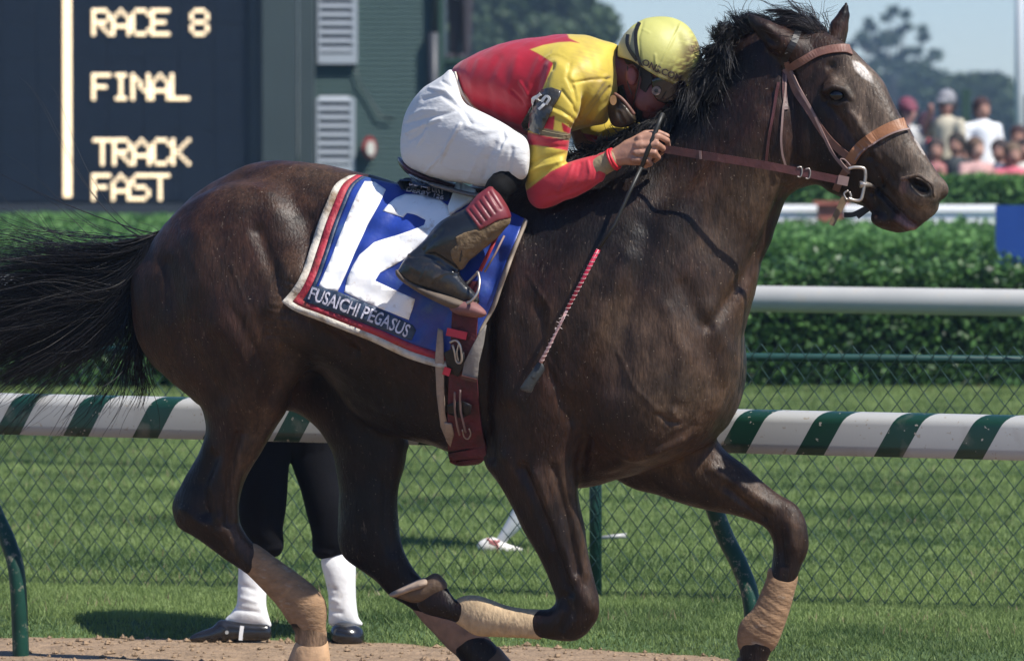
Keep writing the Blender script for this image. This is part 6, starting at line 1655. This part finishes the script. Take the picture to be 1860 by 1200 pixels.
# bent upper body, leaning forward out of sight behind the horse
bs_man = [(Cap([(525,640,MY,0.15),(560,560,MY - .12,0.15),(640,505,MY - .28,0.14)]), .05, '+'), (Cap([(640,505,MY - .28,0.06),(668,480,MY - .36,0.05)]), .03, '+'), (Ell(690, 465, MY - .42, 0.10, 0.08, 0.12, -30), .02, '+'),
          (Cap([(610,500,MY - .12,0.05),(600,600,MY - .2,0.045),(640,690,MY - .2,0.035)]), .03, '+'), (Cap([(650,520,MY - .35,0.05),(660,610,MY - .3,0.045),(690,690,MY - .22,0.035)]), .03, '+')]
simple(bs_man, 0.012, "body", M_blackc, man, 1)
for poly, o in (([(434,1020),(440,1000),(486,1000),(485,1040),(484,1075),(484,1100),(490,1125),(493,1138),(470,1141),(440,1139),(408,1128),(420,1112),(430,1095),(432,1060)], 0.0),
                ([(584,1012),(620,1000),(644,1020),(646,1060),(647,1090),(651,1120),(660,1134),(640,1138),(600,1136),(597,1110),(596,1080),(590,1050)], 0.04)):
    simple([(Swell(poly, mc(o), 0.85, 0.004), .01, '+')], 0.005, "gaiter", M_gait, man, 1, [([(poly[0][0] + 3, 1085), (poly[0][0] + 30, 1092)], 4, 0.003), ([(poly[0][0] - 5, 1105), (poly[0][0] + 35, 1112)], 4, -0.004), ([(poly[0][0], 1060), (poly[0][0] + 25, 1070)], 4, -0.003)])
simple([(Swell([(343,1158),(360,1147),(385,1138),(400,1125),(425,1128),(470,1132),(490,1136),(492,1158),(470,1164),(420,1165),(390,1168),(355,1168)], mc(-0.02), 0.75, 0.004), .01, '+')], 0.0045, "shoe", M_shoe, man, 1, [([(402,1135),(415,1148)], 3, 0.002)])
simple([(Swell([(602,1140),(615,1130),(640,1132),(658,1142),(662,1160),(655,1175),(630,1178),(608,1172),(600,1156)], mc(0.0), 1.6, 0.004), .01, '+')], 0.0045, "shoe", M_shoe, man, 1)
strap("gaiter_strap", [(440,1136),(438,1150),(437,1162)], 7, air(lambda x: MY - 0.055), 0, M_gait, man, 0.003)
g = MB(); c = Vector(U(412, 1148, MY - 0.065)); disc(g, c, 0.006, 0.006, c.y, c.y + 0.005, n=12); g.build("shoe_stud", M_white, man)

# ================================================================ WALKER BEYOND THE FENCE
ws = 735 / 1.56; WY = SC(ws)
walker = empty("person", (0, 0, 0)); tag(walker, "person beyond the wire fence, white stockinged leg and white shoe with pink laces", "person")
wc = lambda o: (lambda X, Z: np.full(np.shape(X), WY + o))
simple([(Swell([(898,985),(905,972),(920,945),(935,915),(960,860),(1000,800),(1035,800),(1020,850),(985,910),(945,960),(925,978),(915,990)], wc(0), 0.8, 0.005), .01, '+')], 0.007, "stocking", mat("grey_white_stocking", (0.55, 0.56, 0.56), 0.8, var=0.1), walker, 1)
simple([(Swell([(865,995),(872,982),(890,975),(905,978),(925,988),(948,995),(952,1002),(930,1006),(895,1008),(872,1006)], wc(0), 1.1, 0.005), .01, '+')], 0.005, "shoe", mat("white_canvas_shoe", (0.62, 0.60, 0.56), 0.7, var=0.1), walker, 1)
for pts in ([(884,978),(896,984),(908,982)], [(898,980),(904,992),(902,1004)], [(888,984),(902,990)]):
    tubep("shoe_lace", spline([U(x, y, WY - 0.06) for x, y in pts], 4, False), 0.006, mat("pink_lace", (0.42, 0.14, 0.13), 0.7) if "pink_lace" not in bpy.data.materials else bpy.data.materials["pink_lace"], walker, 6)
simple([(Cap([(1005,830,WY,0.10),(1010,620,WY,0.13),(1000,450,WY,0.15)]), .03, '+'), (Cap([(1010,850,WY + .1,0.06),(1020,930,WY + .1,0.045),(1010,1000,WY + .12,0.04)]), .03, '+'), (Cap([(1000,450,WY,0.07),(995,415,WY,0.06)]), .02, '+'), (Ell(992,390,WY,0.09,0.09,0.11,0), .02, '+'),
        (Cap([(985,480,WY - .15,0.05),(975,600,WY - .18,0.045),(1000,690,WY - .2,0.035)]), .02, '+'), (Cap([(1010,480,WY + .15,0.05),(1030,600,WY + .18,0.045),(1010,690,WY + .2,0.035)]), .02, '+')], 0.014, "body", mat("dark_green_cloth", (0.02, 0.04, 0.03), 0.85), walker, 1)
st = MB(); a = U(1092, 976, WY - .1); b = U(1138, 972, WY - .1)
st.tube([(a[0], a[1], a[2]), (b[0], b[1], b[2])], [0.007, 0.01], 8); tag(st.build("white_stick", M_white, None, True), "short white stick lying in the grass right of the green fence post", "stick")

# ================================================================ SPECTATORS
def hash_(t): return sum((i + 3) * ord(c) for i, c in enumerate(t))
def spect(px, ytop, s, shirt, trouser, hairc, label, pose=0, cap=None, skin=(0.34, 0.185, 0.14), glasses=False, seated=False, yaw=0.0, wide=1.0, shoes=False):
    Y = SC(s); k = 1.0; p = empty("person", (0, 0, 0)); top = U(px, ytop, Y); p.location = (top[0], Y, top[2] - 1.74)
    tag(p, label, "person", "spectators standing beyond the far hedge")
    yw = ((hash_(label) % 100) / 100 - 0.5) * 1.3
    def P(x, z, y=0.0): return np.array((top[0] + x * math.cos(yw) + y * math.sin(yw), Y + y * math.cos(yw) - x * math.sin(yw), top[2] - 1.74 + z))
    class CW(Cap):
        def __init__(s2, pts): s2.p = [P(a, c, b) for a, b, c, r in pts]; s2.r = [r for a, b, c, r in pts]
    armL = [[(-.19, 0, 1.40, .055), (-.24, -.02, 1.14, .045), (-.22, -.10, .92, .036)], [(-.19, 0, 1.40, .055), (-.27, -.10, 1.18, .045), (-.08, -.25, 1.28, .036)], [(-.19, 0, 1.40, .055), (-.30, -.06, 1.22, .045), (-.10, -.20, 1.55, .036)]]
    armR = [[(a * -1, b, c, r) for a, b, c, r in q] for q in armL]
    aL = armL[hash_(label) % 3]; aR = armR[(hash_(label) // 7) % 3]
    body = [(CW([(0, 0, 1.42, .05), (0, -.01, 1.56, .05)]), .02, '+'), (CW([(0, -.02, 1.60, .083), (0, -.01, 1.65, .088)]), .02, '+'), (CW([(0, -.105, 1.60, .014), (0, -.11, 1.585, .014)]), .01, '+'),
            (CW([(0, 0, 1.35, .10), (0, 0, 1.0, .11)]), .04, '+'), (CW([(-.08, 0, .95, .08), (-.09, 0, .5, .06), (-.09, .02, .08, .045), (-.09, -.12, .04, .035)]), .02, '+'), (CW([(.08, 0, .95, .08), (.09, 0, .5, .06), (.09, .02, .08, .045), (.09, -.12, .04, .035)]), .02, '+'),
            (CW(aL), .02, '+'), (CW(aR), .02, '+'), (CW([(aL[-1][0], aL[-1][1], aL[-1][2], .036), (aL[-1][0] * .8, aL[-1][1] - .03, aL[-1][2] + .06, .034)]), .02, '+'), (CW([(aR[-1][0], aR[-1][1], aR[-1][2], .036), (aR[-1][0] * .8, aR[-1][1] - .03, aR[-1][2] + .06, .034)]), .02, '+')]
    def mk(name, sh, m, h=0.016):
        bs = np.array([q[0].bounds() for q in sh]); V, Q = sculpt(sh, np.arange(bs[:, 0].min(), bs[:, 1].max(), h), np.arange(bs[:, 2].min(), bs[:, 3].max(), h), np.arange(bs[:, 4].min(), bs[:, 5].max(), h))
        return me_from(name, adj_smooth(V, Q, 1), Q, m, p)
    def cm(c, n):
        nm = n + "_%02d%02d%02d" % tuple(int(x * 99) for x in c)
        return bpy.data.materials.get(nm) or mat(nm, c, 0.8, var=0.08, vscale=6)
    mk("body", body, cm(skin, "skin_tone"))
    ww = wide
    mk("shirt", [(CW([(-.13 * ww, 0, 1.38, .075), (.13 * ww, 0, 1.38, .075)]), .03, '+'), (CW([(0, 0, 1.35, .145 * ww), (0, 0, 1.12, .14 * ww), (0, 0, 0.97, .15 * ww)]), .05, '+'), (CW([aL[0][:3] + (.068,), tuple(aL[1][:3]) + (.058,)]), .03, '+'),
                 (CW([aR[0][:3] + (.068,), tuple(aR[1][:3]) + (.058,)]), .03, '+')], cm(shirt, "cloth"))
    mk("trousers", [(CW([(-.08, 0, .98, .115), (-.09, 0, .5, .085), (-.09, 0, .12, .07)]), .03, '+'), (CW([(.08, 0, .98, .115), (.09, 0, .5, .085), (.09, 0, .12, .07)]), .03, '+')], cm(trouser, "cloth"), 0.02)
    mk("hair", [(CW([(0, .022, 1.672, .112), (0, .045, 1.60, .098)]), .02, '+'), (CW([(0, -.115, 1.60, .062), (0, -.13, 1.55, .06)]), .02, '-')], cm(hairc, "hair_tone"), 0.012)
    if shoes: mk("shoes", [(CW([(-.09, .03, .05, .06), (-.09, -.16, .04, .05)]), .02, '+'), (CW([(.09, .03, .05, .06), (.09, -.16, .04, .05)]), .02, '+')], cm((0.02, 0.02, 0.02), "cloth"))
    if not cap and 'hair' not in label and hash_(label) % 3 == 0: cap = [(0.6, 0.6, 0.58), (0.45, 0.06, 0.07), (0.05, 0.07, 0.14)][hash_(label) // 3 % 3]
    if cap:
        mk("cap", [(CW([(0, .0, 1.70, .118), (0, .01, 1.71, .112)]), .02, '+'), (CW([(-.05, -.09, 1.675, .02), (.05, -.09, 1.675, .02)]), .05, '+'), (CW([(-.04, -.14, 1.662, .014), (.04, -.14, 1.662, .014)]), .05, '+'), (CW([(0, 0, 1.55, .10), (0, 0, 1.58, .08)]), .01, '-')], cm(cap, "cloth"), 0.012)
    if glasses:
        mk("sunglasses", [(CW([(-.035, -.098, 1.628, .021), (-.03, -.10, 1.626, .021)]), .005, '+'), (CW([(.035, -.098, 1.628, .021), (.03, -.10, 1.626, .021)]), .005, '+'), (CW([(-.07, -.06, 1.634, .008), (0, -.10, 1.632, .008), (.07, -.06, 1.634, .008)]), .005, '+')], cm((0.015, 0.012, 0.02), "cloth"), 0.009)
    return p
CR = 150
spect(1648, 188, CR, (0.42, 0.42, 0.42), (0.05, 0.05, 0.08), (0.03, 0.02, 0.02), "spectator in grey shirt and maroon cap, leftmost behind the horse's nose", 2, cap=(0.16, 0.035, 0.06), glasses=True, skin=(0.36, 0.18, 0.15))
spect(1719, 174, CR, (0.46, 0.42, 0.32), (0.03, 0.03, 0.045), (0.03, 0.02, 0.02), "tall spectator in beige shirt with grey cap and dark sunglasses", 1, cap=(0.22, 0.22, 0.24), glasses=True, skin=(0.36, 0.18, 0.15), wide=1.1)
spect(1784, 182, CR, (0.74, 0.76, 0.78), (0.06, 0.05, 0.05), (0.035, 0.012, 0.012), "spectator with short dark hair and white shirt", 1, wide=1.15)
spect(1682, 214, 149, (0.55, 0.05, 0.07), (0.30, 0.26, 0.2), (0.03, 0.015, 0.02), "short spectator in bright red shirt and dark cap between the two capped ones", 2, cap=(0.04, 0.015, 0.03), skin=(0.36, 0.18, 0.14))
spect(1850, 233, CR, (0.42, 0.15, 0.09), (0.05, 0.05, 0.05), (0.04, 0.02, 0.015), "dark haired spectator in rust orange shirt at the right edge", 2, skin=(0.33, 0.17, 0.12))
spect(1737, 246, 151, (0.035, 0.045, 0.05), (0.2, 0.25, 0.3), (0.02, 0.015, 0.012), "low spectator in black shirt before the tall one in beige", 2)
spect(1773, 254, 152, (0.45, 0.27, 0.25), (0.4, 0.3, 0.25), (0.10, 0.06, 0.04), "fair skinned crouching spectator in pale pink shirt below the white shirt", 1, skin=(0.42, 0.25, 0.19))
spect(1815, 258, 151, (0.09, 0.12, 0.18), (0.05, 0.06, 0.09), (0.03, 0.02, 0.018), "crouching spectator in dark blue shirt, head tilted low", 1)
spect(1699, 256, 151, (0.30, 0.12, 0.12), (0.3, 0.2, 0.18), (0.03, 0.02, 0.02), "spectator in dull red shirt low behind the hedge, near the horse's nostril", 1)
spect(1840, 264, 152, (0.50, 0.10, 0.14), (0.1, 0.1, 0.1), (0.12, 0.08, 0.05), "brown haired spectator in deep pink shirt low at the right", 2)
spect(1862, 256, 151, (0.66, 0.64, 0.6), (0.1, 0.1, 0.1), (0.03, 0.02, 0.02), "spectator in cream shirt cut by the right edge of the picture", 1)
spect(1760, 262, 149, (0.40, 0.20, 0.15), (0.1, 0.1, 0.1), (0.04, 0.02, 0.015), "brown haired spectator in brown shirt peeping beside the green post", 0)
t = MB(); a = U(1755, 250, SC(146)); t.box(a[0] - .05, a[0] + .05, a[1], a[1] + .1, 0, a[2] + .6); tag(t.build("green_post", M_sid2), "square green post standing among the spectators", "post")
# bystander on the platform of the green building
spect(836, -120, 132, (0.75, 0.75, 0.75), (0.03, 0.026, 0.035), (0.03, 0.02, 0.02), "bystander in white top and black trousers on the platform of the green building", 0, skin=(0.5, 0.24, 0.24), shoes=True)["group"] = "bystanders by the green building"
